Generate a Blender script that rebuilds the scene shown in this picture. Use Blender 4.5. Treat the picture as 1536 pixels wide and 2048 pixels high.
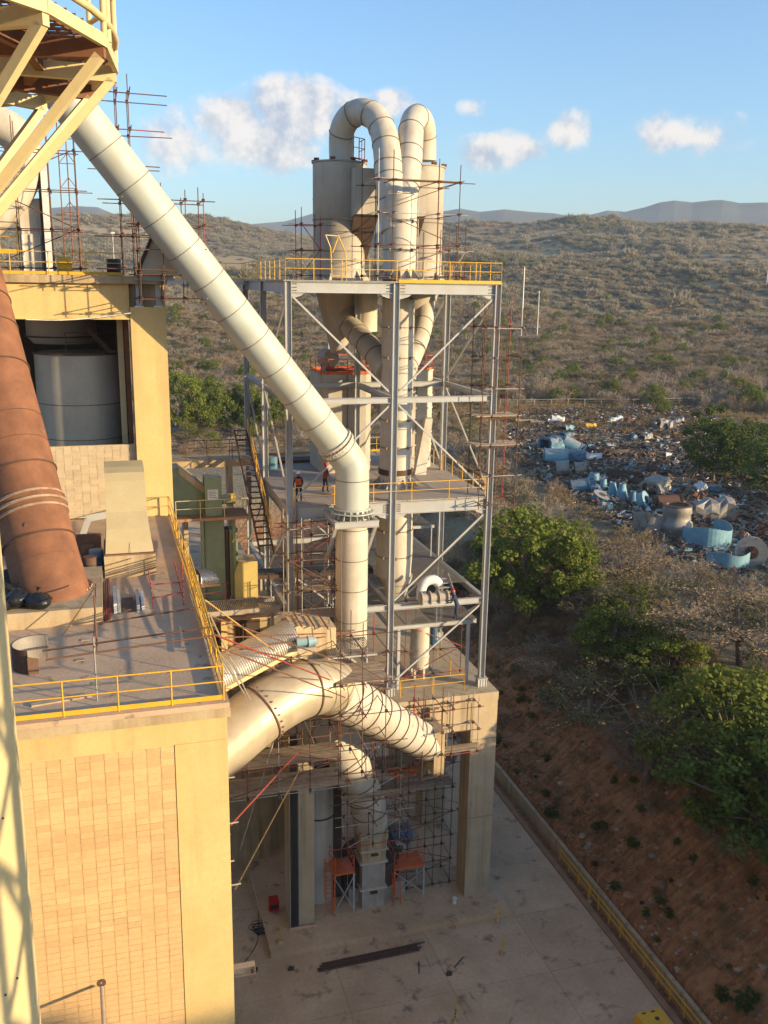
import bpy, math, random
import numpy as np
from mathutils import Vector, Matrix
random.seed(7)
R = math.radians
for o in list(bpy.data.objects):
    bpy.data.objects.remove(o)
scn = bpy.context.scene
col = scn.collection

# ------------------------------------------------------------ camera
CZ = 39.5
HAZE = 1.15e-4
FPX = 1884.02
YAW, PITCH, ROLL = R(16.5706), R(13.6871), R(0.9058)
cf = Vector((math.sin(YAW) * math.cos(PITCH), math.cos(YAW) * math.cos(PITCH), -math.sin(PITCH)))
_r0 = Vector((math.cos(YAW), -math.sin(YAW), 0))
_u0 = _r0.cross(cf)
cr = _r0 * math.cos(ROLL) + _u0 * math.sin(ROLL)
cu = cr.cross(cf)
CAM = Vector((0, 0, CZ))
cam_d = bpy.data.cameras.new('camera')
cam = bpy.data.objects.new('camera', cam_d)
col.objects.link(cam)
cam.matrix_world = Matrix(((cr.x, cu.x, -cf.x, 0), (cr.y, cu.y, -cf.y, 0), (cr.z, cu.z, -cf.z, CZ), (0, 0, 0, 1)))
cam_d.sensor_fit = 'VERTICAL'
cam_d.sensor_height = 24.0
cam_d.lens = FPX / 2048 * 24.0
cam_d.clip_start = 0.3
cam_d.clip_end = 30000
scn.camera = cam

def ray(x, y):
    return cf + cr * ((x - 768) / FPX) - cu * ((y - 1024) / FPX)
def onz(x, y, z):
    d = ray(x, y); return CAM + d * ((z - CZ) / d.z)
def ony(x, y, Y):
    d = ray(x, y); return CAM + d * (Y / d.y)
def onx(x, y, X):
    d = ray(x, y); return CAM + d * (X / d.x)

# ------------------------------------------------------------ light
SUN = Vector((0.79, -0.62, 0.178)).normalized()          # towards the sun
EL = math.asin(SUN.z)
AZ = math.atan2(SUN.x, SUN.y)
sd = bpy.data.lights.new('sun', 'SUN')
sd.energy = 4.3
sd.angle = R(0.6)
sd.color = (1.0, 0.765, 0.45)
so = bpy.data.objects.new('sun', sd)
col.objects.link(so)
so.rotation_euler = (-SUN).to_track_quat('-Z', 'Y').to_euler()
so.location = (60, -40, 90)

world = bpy.data.worlds.new('World')
scn.world = world
world.use_nodes = True
wt = world.node_tree
wt.nodes.clear()
def wn(t, **k):
    n = wt.nodes.new(t)
    for a, b in k.items():
        setattr(n, a, b)
    return n
def wl(a, b): wt.links.new(a, b)
def wmath(op, a, b=None, c=None, clamp=False):
    n = wn('ShaderNodeMath', operation=op, use_clamp=clamp)
    for i, v in enumerate((a, b, c)):
        if v is None: continue
        if isinstance(v, (int, float)): n.inputs[i].default_value = v
        else: wl(v, n.inputs[i])
    return n.outputs[0]
sky = wn('ShaderNodeTexSky', sky_type='NISHITA')
sky.sun_disc = False
sky.sun_elevation = EL
sky.sun_rotation = AZ
sky.altitude = 40
sky.air_density = 1.0
sky.dust_density = 1.5
sky.ozone_density = 3.6
tc = wn('ShaderNodeTexCoord')
# cumulus: soft blobs in the directions where the clouds stand, broken up by noise
blobs = [(470, 240, 74, 1.1), (585, 222, 90, 1.25), (525, 285, 88, 1.2), (350, 285, 95, .68),
         (700, 215, 44, .8), (780, 204, 44, .8), (970, 308, 56, .75), (1030, 300, 56, .8),
         (1150, 262, 60, .66), (1325, 268, 60, .74), (1410, 275, 78, .66), (945, 215, 28, .6)]
dirs = [(ray(x, y).normalized(), r / FPX, s) for x, y, r, s in blobs]
rs = random.Random(3)
for k in range(7):                                       # the same sky goes on all round
    az = R(75 + k * 34 + rs.uniform(-5, 5)); el = R(rs.uniform(3, 9))
    d0 = Vector((math.sin(az) * math.cos(el), math.cos(az) * math.cos(el), math.sin(el)))
    dirs.append((d0, rs.uniform(.03, .06), rs.uniform(.6, 1)))
nv = wn('ShaderNodeVectorMath', operation='NORMALIZE'); wl(tc.outputs['Generated'], nv.inputs[0])
vec = nv.outputs[0]
sq = wn('ShaderNodeVectorMath', operation='MULTIPLY'); wl(vec, sq.inputs[0]); sq.inputs[1].default_value = (1, 1, 1.75)
mask = None
for d, a, s in dirs:
    vm = wn('ShaderNodeVectorMath', operation='DISTANCE')
    wl(sq.outputs[0], vm.inputs[0]); vm.inputs[1].default_value = (d.x, d.y, d.z * 1.75)
    mr = wn('ShaderNodeMapRange')
    mr.inputs[1].default_value = a * 1.55; mr.inputs[2].default_value = 0.0
    mr.inputs[3].default_value = 0; mr.inputs[4].default_value = s * 1.1
    wl(vm.outputs['Value'], mr.inputs[0])
    mask = mr.outputs[0] if mask is None else wmath('MAXIMUM', mask, mr.outputs[0])
def cnoise(v):
    n1 = wn('ShaderNodeTexNoise'); n1.inputs['Scale'].default_value = 20; n1.inputs['Detail'].default_value = 10; n1.inputs['Roughness'].default_value = .64
    wl(v, n1.inputs['Vector']); return n1.outputs[0]
off = wn('ShaderNodeVectorMath', operation='ADD'); wl(vec, off.inputs[0])
off.inputs[1].default_value = (cr * 0.012 + cu * 0.012)
na_, nb_ = cnoise(vec), cnoise(off.outputs[0])
dens = wmath('ADD', mask, wmath('MULTIPLY', wmath('SUBTRACT', na_, .5), 1.9))
dens = wmath('MULTIPLY', dens, wmath('MULTIPLY', mask, 5, clamp=True))
dens2 = wmath('ADD', dens, wmath('MULTIPLY', wmath('SUBTRACT', nb_, na_), 1.6))
alpha = wn('ShaderNodeMapRange', interpolation_type='SMOOTHSTEP')
wl(dens, alpha.inputs[0]); alpha.inputs[1].default_value = .20; alpha.inputs[2].default_value = .78
alpha.inputs[3].default_value = 0; alpha.inputs[4].default_value = .86
lit = wn('ShaderNodeMapRange'); wl(wmath('SUBTRACT', dens, dens2), lit.inputs[0])  # sunlit and shaded cloud sides are painted in from the noise offset
lit.inputs[1].default_value = -.20; lit.inputs[2].default_value = .20
crp = wn('ShaderNodeValToRGB'); wl(lit.outputs[0], crp.inputs[0])
crp.color_ramp.elements[0].color = (1.5, 1.62, 1.95, 1); crp.color_ramp.elements[1].color = (3.1, 2.8, 2.55, 1)
crp.color_ramp.elements[1].position = .85
mixc = wn('ShaderNodeMix', data_type='RGBA'); wl(alpha.outputs[0], mixc.inputs[0])
wl(sky.outputs[0], mixc.inputs[6]); wl(crp.outputs[0], mixc.inputs[7])
bg = wn('ShaderNodeBackground'); bg.inputs['Strength'].default_value = 0.15
wl(mixc.outputs[2], bg.inputs['Color'])
wo = wn('ShaderNodeOutputWorld'); wl(bg.outputs[0], wo.inputs['Surface'])

scn.view_settings.view_transform = 'Standard'
scn.view_settings.look = 'None'
scn.view_settings.exposure = 1.2
scn.view_settings.gamma = 1.0
scn.view_settings.use_curve_mapping = False

# ------------------------------------------------------------ mesh helpers
class MB:
    def __init__(s): s.v = []; s.f = []; s.s = []
    def add(s, vs, fs, smooth=False):
        b = len(s.v); s.v.extend([tuple(p) for p in vs])
        for f in fs: s.f.append(tuple(i + b for i in f)); s.s.append(smooth)
        return s
    def mm(s, x0, x1, y0, y1, z0, z1):
        return s.add([(x0, y0, z0), (x1, y0, z0), (x1, y1, z0), (x0, y1, z0), (x0, y0, z1), (x1, y0, z1), (x1, y1, z1), (x0, y1, z1)],
                     [(3, 2, 1, 0), (4, 5, 6, 7), (0, 1, 5, 4), (1, 2, 6, 5), (2, 3, 7, 6), (3, 0, 4, 7)])
    def frame(s, p, q, up):
        p = Vector(p); q = Vector(q); d = (q - p).normalized(); up = Vector(up)
        if abs(d.dot(up)) > .999: up = Vector((1, 0, 0)) if abs(d.x) < .9 else Vector((0, 1, 0))
        a = d.cross(up).normalized(); b = a.cross(d).normalized()
        return p, q, a, b
    def bar(s, p, q, w, h=None, up=(0, 0, 1)):            # rectangular section, w sideways, h along up
        h = w if h is None else h
        p, q, a, b = s.frame(p, q, up); a = a * (w / 2); b = b * (h / 2)
        vs = [p - a - b, p + a - b, p + a + b, p - a + b, q - a - b, q + a - b, q + a + b, q - a + b]
        return s.add(vs, [(0, 1, 2, 3), (7, 6, 5, 4), (1, 0, 4, 5), (2, 1, 5, 6), (3, 2, 6, 7), (0, 3, 7, 4)])
    def ibeam(s, p, q, h, b_, t=.03, up=(0, 0, 1)):       # web along up, flanges at top and bottom
        p, q, a, u = s.frame(p, q, up)
        for k in (-1, 1): s.bar(p + u * k * (h / 2 - t / 2), q + u * k * (h / 2 - t / 2), b_, t, u)
        s.bar(p, q, t * .8, h - 2 * t, u)
        return s
    def tube(s, p, q, r, r2=None, n=8, caps=True, smooth=True):
        r2 = r if r2 is None else r2
        p, q, a, b = s.frame(p, q, (0, 0, 1)); vs = []
        for c, rr in ((p, r), (q, r2)):
            for i in range(n):
                t = 2 * math.pi * i / n
                vs.append(c + a * (rr * math.cos(t)) + b * (rr * math.sin(t)))
        s.add(vs, [(i, i + n, (i + 1) % n + n, (i + 1) % n) for i in range(n)], smooth)
        if caps: s.add(vs, [tuple(range(n)), tuple(range(2 * n - 1, n - 1, -1))])
        return s
    def path(s, pts, r, n=16, caps=True, smooth=True):
        pts = [Vector(p) for p in pts]; m = len(pts)
        rr = list(np.interp(np.linspace(0, 1, m), np.linspace(0, 1, len(r)), r)) if isinstance(r, (list, tuple)) else [r] * m
        t0 = (pts[1] - pts[0]).normalized()
        up = Vector((0, 0, 1)) if abs(t0.z) < .95 else Vector((0, 1, 0))
        a = t0.cross(up).normalized(); vs = []
        for i in range(m):
            t = (pts[min(i + 1, m - 1)] - pts[max(i - 1, 0)]).normalized()
            a = (a - t * a.dot(t)).normalized(); b = a.cross(t)
            for k in range(n):
                g = 2 * math.pi * k / n
                vs.append(pts[i] + a * (rr[i] * math.cos(g)) + b * (rr[i] * math.sin(g)))
        fs = [(i * n + k, i * n + (k + 1) % n, (i + 1) * n + (k + 1) % n, (i + 1) * n + k) for i in range(m - 1) for k in range(n)]
        s.add(vs, fs, smooth)
        if caps: s.add(vs, [tuple(range(n))[::-1], tuple(range((m - 1) * n, m * n))])
        return s
    def ring(s, c, axis, r0, r1, h, n=32):                # flat collar, thickness h along axis
        c = Vector(c); ax = Vector(axis).normalized()
        p, q, a, b = s.frame(c - ax * h / 2, c + ax * h / 2, (0, 0, 1)); vs = []
        for cc in (p, q):
            for rr in (r0, r1):
                for i in range(n):
                    t = 2 * math.pi * i / n
                    vs.append(cc + a * (rr * math.cos(t)) + b * (rr * math.sin(t)))
        fs = []
        for i in range(n):
            j = (i + 1) % n
            fs += [(i, j, n + j, n + i), (2 * n + i, 3 * n + i, 3 * n + j, 2 * n + j), (n + i, n + j, 3 * n + j, 3 * n + i), (i, 2 * n + i, 2 * n + j, j)]
        return s.add(vs, fs)
    def lathe(s, c, prof, n=40, caps=True, smooth=True):  # vertical axis, prof = [(r, z)]
        c = Vector(c); vs = []
        for r_, z in prof:
            for i in range(n):
                t = 2 * math.pi * i / n; vs.append((c.x + r_ * math.cos(t), c.y + r_ * math.sin(t), c.z + z))
        m = len(prof)
        s.add(vs, [(i * n + k, i * n + (k + 1) % n, (i + 1) * n + (k + 1) % n, (i + 1) * n + k) for i in range(m - 1) for k in range(n)], smooth)
        if caps: s.add(vs, [tuple(range(n))[::-1], tuple(range((m - 1) * n, m * n))])
        return s
    def prism(s, poly, thick):                            # polygon extruded by a vector
        t = Vector(thick); n = len(poly); vs = [Vector(p) for p in poly] + [Vector(p) + t for p in poly]
        return s.add(vs, [tuple(range(n))[::-1], tuple(range(n, 2 * n))] + [(i, (i + 1) % n, (i + 1) % n + n, i + n) for i in range(n)])
    def loft(s, A, B, caps=True, smooth=False):           # two loops of equal length
        n = len(A)
        s.add(list(A) + list(B), [(i, (i + 1) % n, (i + 1) % n + n, i + n) for i in range(n)], smooth)
        if caps: s.add(list(A) + list(B), [tuple(range(n))[::-1], tuple(range(n, 2 * n))])
        return s
    def mesh(s, name, off=(0, 0, 0)):
        me = bpy.data.meshes.new(name)
        o = off; me.from_pydata([(x - o[0], y - o[1], z - o[2]) for x, y, z in s.v], [], s.f)
        me.polygons.foreach_set('use_smooth', s.s)
        return me
    def build(s, name, mat, parent=None, off=None):
        if off is None:
            if parent is not None:
                off = parent.get('_o', (0, 0, 0))
            elif s.v:
                a = np.array(s.v); off = ((a[:, 0].min() + a[:, 0].max()) / 2, (a[:, 1].min() + a[:, 1].max()) / 2, a[:, 2].min())
            off = tuple(off)
        me = s.mesh(name, off)
        me.materials.append(mat)
        return link(name, me, parent, off)
def link(name, me, parent=None, off=(0, 0, 0)):
    off = tuple(float(v) for v in off)
    o = bpy.data.objects.new(name, me); col.objects.link(o)
    if parent is not None: o.parent = parent; ORG[o.name] = off
    else: o.location = off
    ORG[o.name] = tuple(off)
    o['_o'] = tuple(off)
    return o
ORG = {}
def tag(o, label, cat, group=None):
    o['label'] = label; o['category'] = cat
    if group: o['group'] = group
    return o
def thing(name, label, cat, loc, group=None):
    o = bpy.data.objects.new(name, None); col.objects.link(o)
    o.location = loc; o.empty_display_size = .2
    o['_o'] = tuple(loc)
    return tag(o, label, cat, group)
def struct(o): o['kind'] = 'structure'; return o
def copy_tree(o, parent=None):
    c = o.copy(); col.objects.link(c)
    if parent is not None: c.parent = parent
    for ch in list(o.children): copy_tree(ch, c)
    return c

# ------------------------------------------------------------ materials
def M(name, c1, c2=None, scale=1.5, rough=.75, metal=0.0, bump=.15, bscale=30, streak=None, spots=None, var=.0, dust=None, fine=.12, spec=.4):
    m = bpy.data.materials.new(name); m.use_nodes = True
    nt = m.node_tree; N = nt.nodes; Lk = nt.links.new
    bs = N['Principled BSDF']
    bs.inputs['Roughness'].default_value = rough; bs.inputs['Metallic'].default_value = metal
    bs.inputs['Specular IOR Level'].default_value = spec
    geo = N.new('ShaderNodeNewGeometry'); pos = geo.outputs['Position']
    def noise(sc, det=6, ro=.6, vec=None):
        n = N.new('ShaderNodeTexNoise'); n.inputs['Scale'].default_value = sc; n.inputs['Detail'].default_value = det; n.inputs['Roughness'].default_value = ro
        Lk(vec or pos, n.inputs['Vector']); return n.outputs[0]
    def ramp(v, a, b, lo=0., hi=1.):
        n = N.new('ShaderNodeMapRange'); Lk(v, n.inputs[0]); n.inputs[1].default_value = a; n.inputs[2].default_value = b
        n.inputs[3].default_value = lo; n.inputs[4].default_value = hi; return n.outputs[0]
    def mix(fac, a, b, mode='MIX'):
        n = N.new('ShaderNodeMix'); n.data_type = 'RGBA'; n.blend_type = mode
        for i, v in ((0, fac), (6, a), (7, b)):
            if isinstance(v, (int, float)): n.inputs[i].default_value = v
            elif isinstance(v, tuple): n.inputs[i].default_value = (*v, 1)
            else: Lk(v, n.inputs[i])
        return n.outputs[2]
    c2 = c2 or tuple(min(1, x * .72) for x in c1)
    c = mix(ramp(noise(scale), .32, .68), c1, c2)
    if fine: c = mix(ramp(noise(scale * 14, 4), .35, .65, 0, fine), c, tuple(x * .35 for x in c1))
    if streak:
        sc_, am, f = streak
        mp = N.new('ShaderNodeMapping'); mp.inputs['Scale'].default_value = (f, f, f * .06); Lk(pos, mp.inputs['Vector'])
        c = mix(ramp(noise(1, 5, .55, mp.outputs[0]), .50, .72, 0, am), c, sc_)
    if spots:
        sc_, th, f = spots
        c = mix(ramp(noise(f, 8, .65), th, th + .09), c, sc_)
    if dust:                                              # pale or red dust lying on upward faces
        sx = N.new('ShaderNodeSeparateXYZ'); Lk(geo.outputs['Normal'], sx.inputs[0])
        n = N.new('ShaderNodeMath'); n.operation = 'MULTIPLY'
        Lk(ramp(sx.outputs[2], .3, .95), n.inputs[0]); Lk(ramp(noise(2.2), .3, .6, .35, 1), n.inputs[1])
        c = mix(n.outputs[0], c, dust)
    if var:
        oi = N.new('ShaderNodeObjectInfo'); h = N.new('ShaderNodeHueSaturation')
        Lk(ramp(oi.outputs['Random'], 0, 1, 1 - var, 1 + var), h.inputs['Value'])
        Lk(c, h.inputs['Color']); c = h.outputs[0]
    Lk(c, bs.inputs['Base Color'])
    rr = ramp(noise(scale * 3), .3, .7, max(.05, rough - .12), min(1, rough + .12)); Lk(rr, bs.inputs['Roughness'])
    if bump:
        b = N.new('ShaderNodeBump'); b.inputs['Strength'].default_value = bump; b.inputs['Distance'].default_value = .03
        Lk(noise(bscale, 5), b.inputs['Height']); Lk(b.outputs[0], bs.inputs['Normal'])
    return m
m_cream = M('cream_render', (.66, .475, .205), (.60, .41, .165), .5, .85, streak=((.36, .22, .10), .45, 1.3), bump=.25, bscale=14)
m_creamdirty = M('stained_concrete', (.50, .385, .23), (.40, .29, .165), .9, .9, streak=((.20, .13, .07), .75, 2.0), bump=.35, bscale=12)
m_block = M('concrete_block', (.57, .355, .165), (.63, .415, .195), .5, .92, bump=.5, bscale=26, var=.10)
m_blockgrey = M('grey_concrete_block', (.50, .40, .27), (.43, .34, .23), .7, .92, bump=.45, bscale=26, var=.08)
m_mortar = M('mortar', (.74, .55, .25), (.66, .47, .20), 2, .95, bump=.3)
m_roofc = M('roof_concrete', (.58, .405, .26), (.46, .31, .19), .6, .92, spots=((.22, .145, .10), .60, 1.3), bump=.4, bscale=9)
m_conc = M('table_concrete', (.50, .39, .25), (.42, .32, .195), .8, .9, streak=((.20, .15, .10), .6, 2.2), spots=((.24, .15, .09), .68, 1.1), bump=.3, bscale=10)
m_yard = M('yard_concrete', (.62, .425, .26), (.47, .31, .18), .3, .92, spots=((.25, .165, .105), .57, .7), bump=.3, bscale=7, var=.05, fine=.2)
m_curb = M('dusty_curb', (.36, .20, .11), (.26, .15, .09), 1.3, .95, bump=.4, bscale=10)
m_duct = M('duct_paint', (.44, .47, .42), (.375, .395, .345), .45, .5, bump=.05, streak=((.40, .31, .20), .35, 1.2), spots=((.42, .28, .14), .72, .9), fine=.05, dust=(.50, .44, .35))
m_ductw = M('duct_primer', (.56, .51, .42), (.45, .395, .31), .8, .55, bump=.10, bscale=6, streak=((.30, .22, .14), .5, 1.6), spots=((.30, .20, .11), .66, 1.4), fine=.06)
m_bare = M('bare_plate', (.50, .42, .30), (.40, .32, .215), .7, .46, metal=.3, bump=.08, bscale=8, streak=((.38, .27, .16), .4, 1.5), spots=((.36, .22, .12), .68, 1.2), fine=.08)
m_cyc = M('cyclone_steel', (.43, .385, .315), (.34, .295, .23), .6, .65, bump=.08, streak=((.60, .53, .42), .45, 1.0), spots=((.70, .62, .50), .72, 1.1), fine=.1)
m_weld = M('weld_seam', (.20, .17, .13), (.15, .11, .07), 4, .7)
m_bolt = M('bolt', (.26, .19, .13), None, 5, .6, metal=.3)
m_steel = M('grey_steel', (.40, .41, .41), (.36, .36, .35), 1, .55, bump=.04, streak=((.32, .24, .16), .3, 1.5), fine=.06, dust=(.42, .36, .28))
m_steeld = M('dusty_steel', (.40, .37, .32), (.33, .28, .22), 1.2, .7, bump=.06, streak=((.27, .17, .10), .55, 2), fine=.08, dust=(.42, .33, .24))
m_rustpipe = M('scaffold_rust', (.17, .075, .04), (.10, .05, .032), 6, .8, bump=.15, var=.25)
m_redpipe = M('scaffold_red', (.36, .045, .035), (.26, .05, .035), 5, .6, var=.15)
m_silver = M('scaffold_galvanised', (.46, .44, .41), (.36, .33, .29), 6, .45, metal=.4, var=.1)
m_board = M('scaffold_board', (.42, .32, .22), (.30, .22, .15), 3, .9, bump=.3, var=.2)
m_rust = M('rusty_plate', (.27, .115, .055), (.145, .062, .032), .9, .84, bump=.12, bscale=10, streak=((.15, .065, .035), .5, 1.2), spots=((.40, .20, .10), .66, .7), fine=.15)
m_rustd = M('dark_rust', (.13, .07, .045), (.09, .05, .035), 2, .85, var=.2)
m_yellow = M('yellow_paint', (.72, .40, .03), (.62, .33, .03), 2, .5, bump=.03, spots=((.30, .15, .05), .70, 6), fine=.04)
m_yellowd = M('worn_yellow', (.50, .32, .09), (.38, .22, .07), 3, .7, spots=((.22, .12, .06), .6, 5))
m_orange = M('orange_paint', (.66, .14, .03), (.52, .10, .03), 2, .5, fine=.06)
m_green = M('green_machine', (.22, .27, .16), (.17, .21, .12), 1.4, .6, dust=(.40, .33, .22), spots=((.12, .12, .08), .68, 2))
m_galv = M('corrugated_galv', (.60, .57, .52), (.50, .46, .40), 1, .38, metal=.5, bump=.03, fine=.05)
m_tank = M('tank_steel', (.50, .45, .37), (.40, .36, .29), .5, .45, metal=.2, bump=.08, streak=((.48, .42, .33), .6, 1.1), spots=((.20, .15, .11), .72, 1.3))
m_black = M('black_plastic', (.018, .018, .02), None, 3, .28, bump=.9, bscale=7, fine=0)
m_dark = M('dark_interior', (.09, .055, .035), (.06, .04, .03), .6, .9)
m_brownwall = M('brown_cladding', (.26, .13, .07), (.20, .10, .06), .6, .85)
m_white = M('white_paint', (.75, .73, .69), None, 2, .5)
m_grate = M('grating', (.30, .30, .28), (.24, .22, .19), 2, .7, dust=(.36, .30, .23))
m_plat = M('orange_grating', (.42, .24, .12), (.34, .19, .10), 2, .8)
m_cream2 = M('cream_steel', (.62, .50, .27), (.57, .44, .22), .8, .6, bump=.05, spots=((.42, .27, .14), .72, 1.3))
m_cable = M('cable', (.03, .03, .03), None, 3, .6, fine=0)
m_blue = M('blue_paint', (.09, .22, .32), (.06, .15, .22), 1.5, .6, spots=((.22, .15, .10), .62, 1.4), dust=(.32, .27, .21))
m_ltblue = M('faded_blue_paint', (.20, .38, .45), (.14, .28, .34), 1.2, .6, spots=((.26, .17, .11), .62, 1.2), dust=(.38, .33, .27))
m_scrapg = M('scrap_grey', (.34, .32, .28), (.25, .22, .19), 1, .6, metal=.2, spots=((.22, .11, .06), .58, 1.2))
m_scrapr = M('scrap_rust', (.17, .08, .045), (.11, .06, .04), 1, .85, var=.3)
m_scrapd = M('scrap_dark', (.055, .045, .04), (.10, .07, .05), 1, .85, var=.3)
m_bag = m_black
def TS(name, c1, c2, w=.12):                             # foliage: diffuse and a little light let through
    m = bpy.data.materials.new(name); m.use_nodes = True
    nt = m.node_tree; N = nt.nodes; Lk = nt.links.new
    bs = N['Principled BSDF']; bs.inputs['Roughness'].default_value = .75; bs.inputs['Specular IOR Level'].default_value = .15
    geo = N.new('ShaderNodeNewGeometry'); oi = N.new('ShaderNodeObjectInfo')
    n = N.new('ShaderNodeTexNoise'); n.inputs['Scale'].default_value = .7; Lk(geo.outputs['Position'], n.inputs['Vector'])
    mx = N.new('ShaderNodeMix'); mx.data_type = 'RGBA'; mx.inputs[6].default_value = (*c1, 1); mx.inputs[7].default_value = (*c2, 1)
    ad = N.new('ShaderNodeMath'); ad.operation = 'MULTIPLY_ADD'; ad.use_clamp = True
    Lk(geo.outputs['Random Per Island'], ad.inputs[0]); ad.inputs[1].default_value = .6
    s2 = N.new('ShaderNodeMath'); s2.operation = 'SUBTRACT'; Lk(n.outputs[0], s2.inputs[0]); s2.inputs[1].default_value = .3; Lk(s2.outputs[0], ad.inputs[2])
    Lk(ad.outputs[0], mx.inputs[0])
    h = N.new('ShaderNodeHueSaturation'); Lk(mx.outputs[2], h.inputs['Color'])
    mr = N.new('ShaderNodeMapRange'); Lk(oi.outputs['Random'], mr.inputs[0]); mr.inputs[3].default_value = .82; mr.inputs[4].default_value = 1.16
    Lk(mr.outputs[0], h.inputs['Value']); Lk(h.outputs[0], bs.inputs['Base Color'])
    tr = N.new('ShaderNodeBsdfTranslucent'); Lk(h.outputs[0], tr.inputs['Color'])
    ms = N.new('ShaderNodeMixShader'); ms.inputs[0].default_value = w
    Lk(bs.outputs[0], ms.inputs[1]); Lk(tr.outputs[0], ms.inputs[2]); Lk(ms.outputs[0], N['Material Output'].inputs['Surface'])
    return m
m_leaf = TS('green_leaf', (.125, .165, .028), (.18, .20, .035), .35)
m_leafd = TS('dark_green_leaf', (.07, .11, .022), (.11, .145, .03), .32)
m_leafo = TS('olive_leaf', (.11, .115, .04), (.15, .125, .055), .25)
m_twig = TS('dry_twig', (.26, .185, .11), (.34, .25, .155), .2)
m_twigg = TS('grey_twig', (.31, .25, .185), (.40, .33, .25), .2)
m_bark = M('bark', (.20, .15, .11), (.13, .10, .075), 4, .9, bump=.3)
m_bush1 = TS('far_dry_bush', (.27, .225, .15), (.35, .295, .20), .45)
m_bush2 = TS('far_green_bush', (.17, .18, .08), (.235, .225, .11), .45)
m_grass = TS('dry_grass', (.30, .20, .09), (.22, .16, .07), .2)
# ------------------------------------------------------------ terrain
def vnoise(x, y, seed=0):
    xi = np.floor(x).astype(np.int64); yi = np.floor(y).astype(np.int64); fx = x - xi; fy = y - yi
    fx = fx * fx * (3 - 2 * fx); fy = fy * fy * (3 - 2 * fy)
    def h(a, b):
        n = (a * 374761393 + b * 668265263 + seed * 1442695041) & 0x7fffffff
        n = ((n ^ (n >> 13)) * 1274126177) & 0x7fffffff
        return ((n ^ (n >> 16)) & 0xffff) / 65535.0
    return (h(xi, yi) * (1 - fx) + h(xi + 1, yi) * fx) * (1 - fy) + (h(xi, yi + 1) * (1 - fx) + h(xi + 1, yi + 1) * fx) * fy
def fbm(x, y, o=4, seed=0):
    a = .5; t = 0
    for k in range(o): t = t + a * (vnoise(x * 2 ** k, y * 2 ** k, seed + k) - .5); a *= .5
    return t
def sstep(a, b, x):
    t = np.clip((x - a) / (b - a), 0, 1); return t * t * (3 - 2 * t)
XW = 29.8                                                  # back of the retaining wall
def height(x, y):
    x = np.asarray(x, float); y = np.asarray(y, float)
    # bank behind the retaining wall
    n = fbm(x / 9, y / 9, 4, 1) + .7 * fbm(x / 6, y / 1.7, 3, 9)
    bank = np.clip(.8 + (x - XW) * .72 + n * 1.2 * sstep(0, 3, x - XW), 0, 10 + 1.6 * fbm(x / 14, y / 14, 3, 5))
    back = np.clip((y - 96) * .30, 0, 10 + 1.6 * fbm(x / 14, y / 14, 3, 5))
    h = np.where(x > XW, np.maximum(bank, np.where(y > 96, back, -9)), np.where(y > 96, back, -.45))
    # unseen hill behind the photographer, shaped to shade the yard and wall foot
    hill = 28 * sstep(46, -14, y) * sstep(30, 52, x)
    h = np.where(x > XW, np.maximum(h, np.minimum(hill, .8 + (x - XW) * .9)), h)
    # far country
    D = np.hypot(x, y); az = np.degrees(np.arctan2(x, y))
    far = sstep(215, 420, D)
    rise = np.interp(D, [0, 240, 330, 460, 620, 820, 1020, 1250, 1420, 1700, 3000, 9000], [0, 0, 2, 9, 21, 41, 64, 90, 96, 80, 40, 20])
    rise = rise * np.interp(az, [-60, -8, 8, 15, 22, 27, 32, 40, 80], [.9, .93, .97, .93, 1.0, 1.02, 1.0, 1.0, .8])
    und = fbm(x / 300, y / 230, 3, 11) * 58 * sstep(260, 800, D) + fbm(x / 80, y / 80, 2, 17) * 7 * sstep(230, 500, D)
    valley = -13 * np.exp(-((D - (560 + 6 * (az - 30))) / 60) ** 2) * sstep(22, 32, az)
    ridges = 10 * np.sin(D / 52 + 9 * fbm(x / 330, y / 330, 3, 41)) * (.55 + 1.2 * np.abs(fbm(x / 150, y / 150, 2, 43))) * sstep(330, 560, D)
    return h + far * (rise + und + valley + ridges)
def axis(parts):
    a = []
    for s, e, st in parts: a += list(np.arange(s, e, st))
    return np.array(a + [parts[-1][1]])
def grow(a, b, st, k):
    o = [a]
    while o[-1] < b: o.append(o[-1] + st); st *= k
    return o
xs = np.array(sorted([-v for v in grow(10, 6000, 6, 1.22)]) + list(np.arange(-8, 28, 4)) + [29.7, XW] + list(np.arange(30.1, 46, .5)) + list(np.arange(46, 110, 1.6)) + grow(110, 330, 3.2, 1.02) + grow(338, 6500, 9, 1.07))
ys = np.array(sorted([-v for v in grow(40, 3000, 6, 1.25)]) + list(np.arange(-36, 20, 3)) + list(np.arange(20, 130, 1.25)) + grow(130, 330, 2.6, 1.012) + grow(336, 1700, 7, 1.02) + grow(1750, 8000, 60, 1.15))
X, Y = np.meshgrid(xs, ys, indexing='ij')
Zt = height(X, Y)
nx, ny = X.shape
idx = np.arange(nx * ny).reshape(nx, ny)
fa = np.stack([idx[:-1, :-1], idx[1:, :-1], idx[1:, 1:], idx[:-1, 1:]], -1).reshape(-1, 4)
me = bpy.data.meshes.new('terrain')
me.from_pydata(np.stack([X, Y, Zt], -1).reshape(-1, 3).tolist(), [], fa.tolist())
me.polygons.foreach_set('use_smooth', [True] * len(me.polygons))
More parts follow.
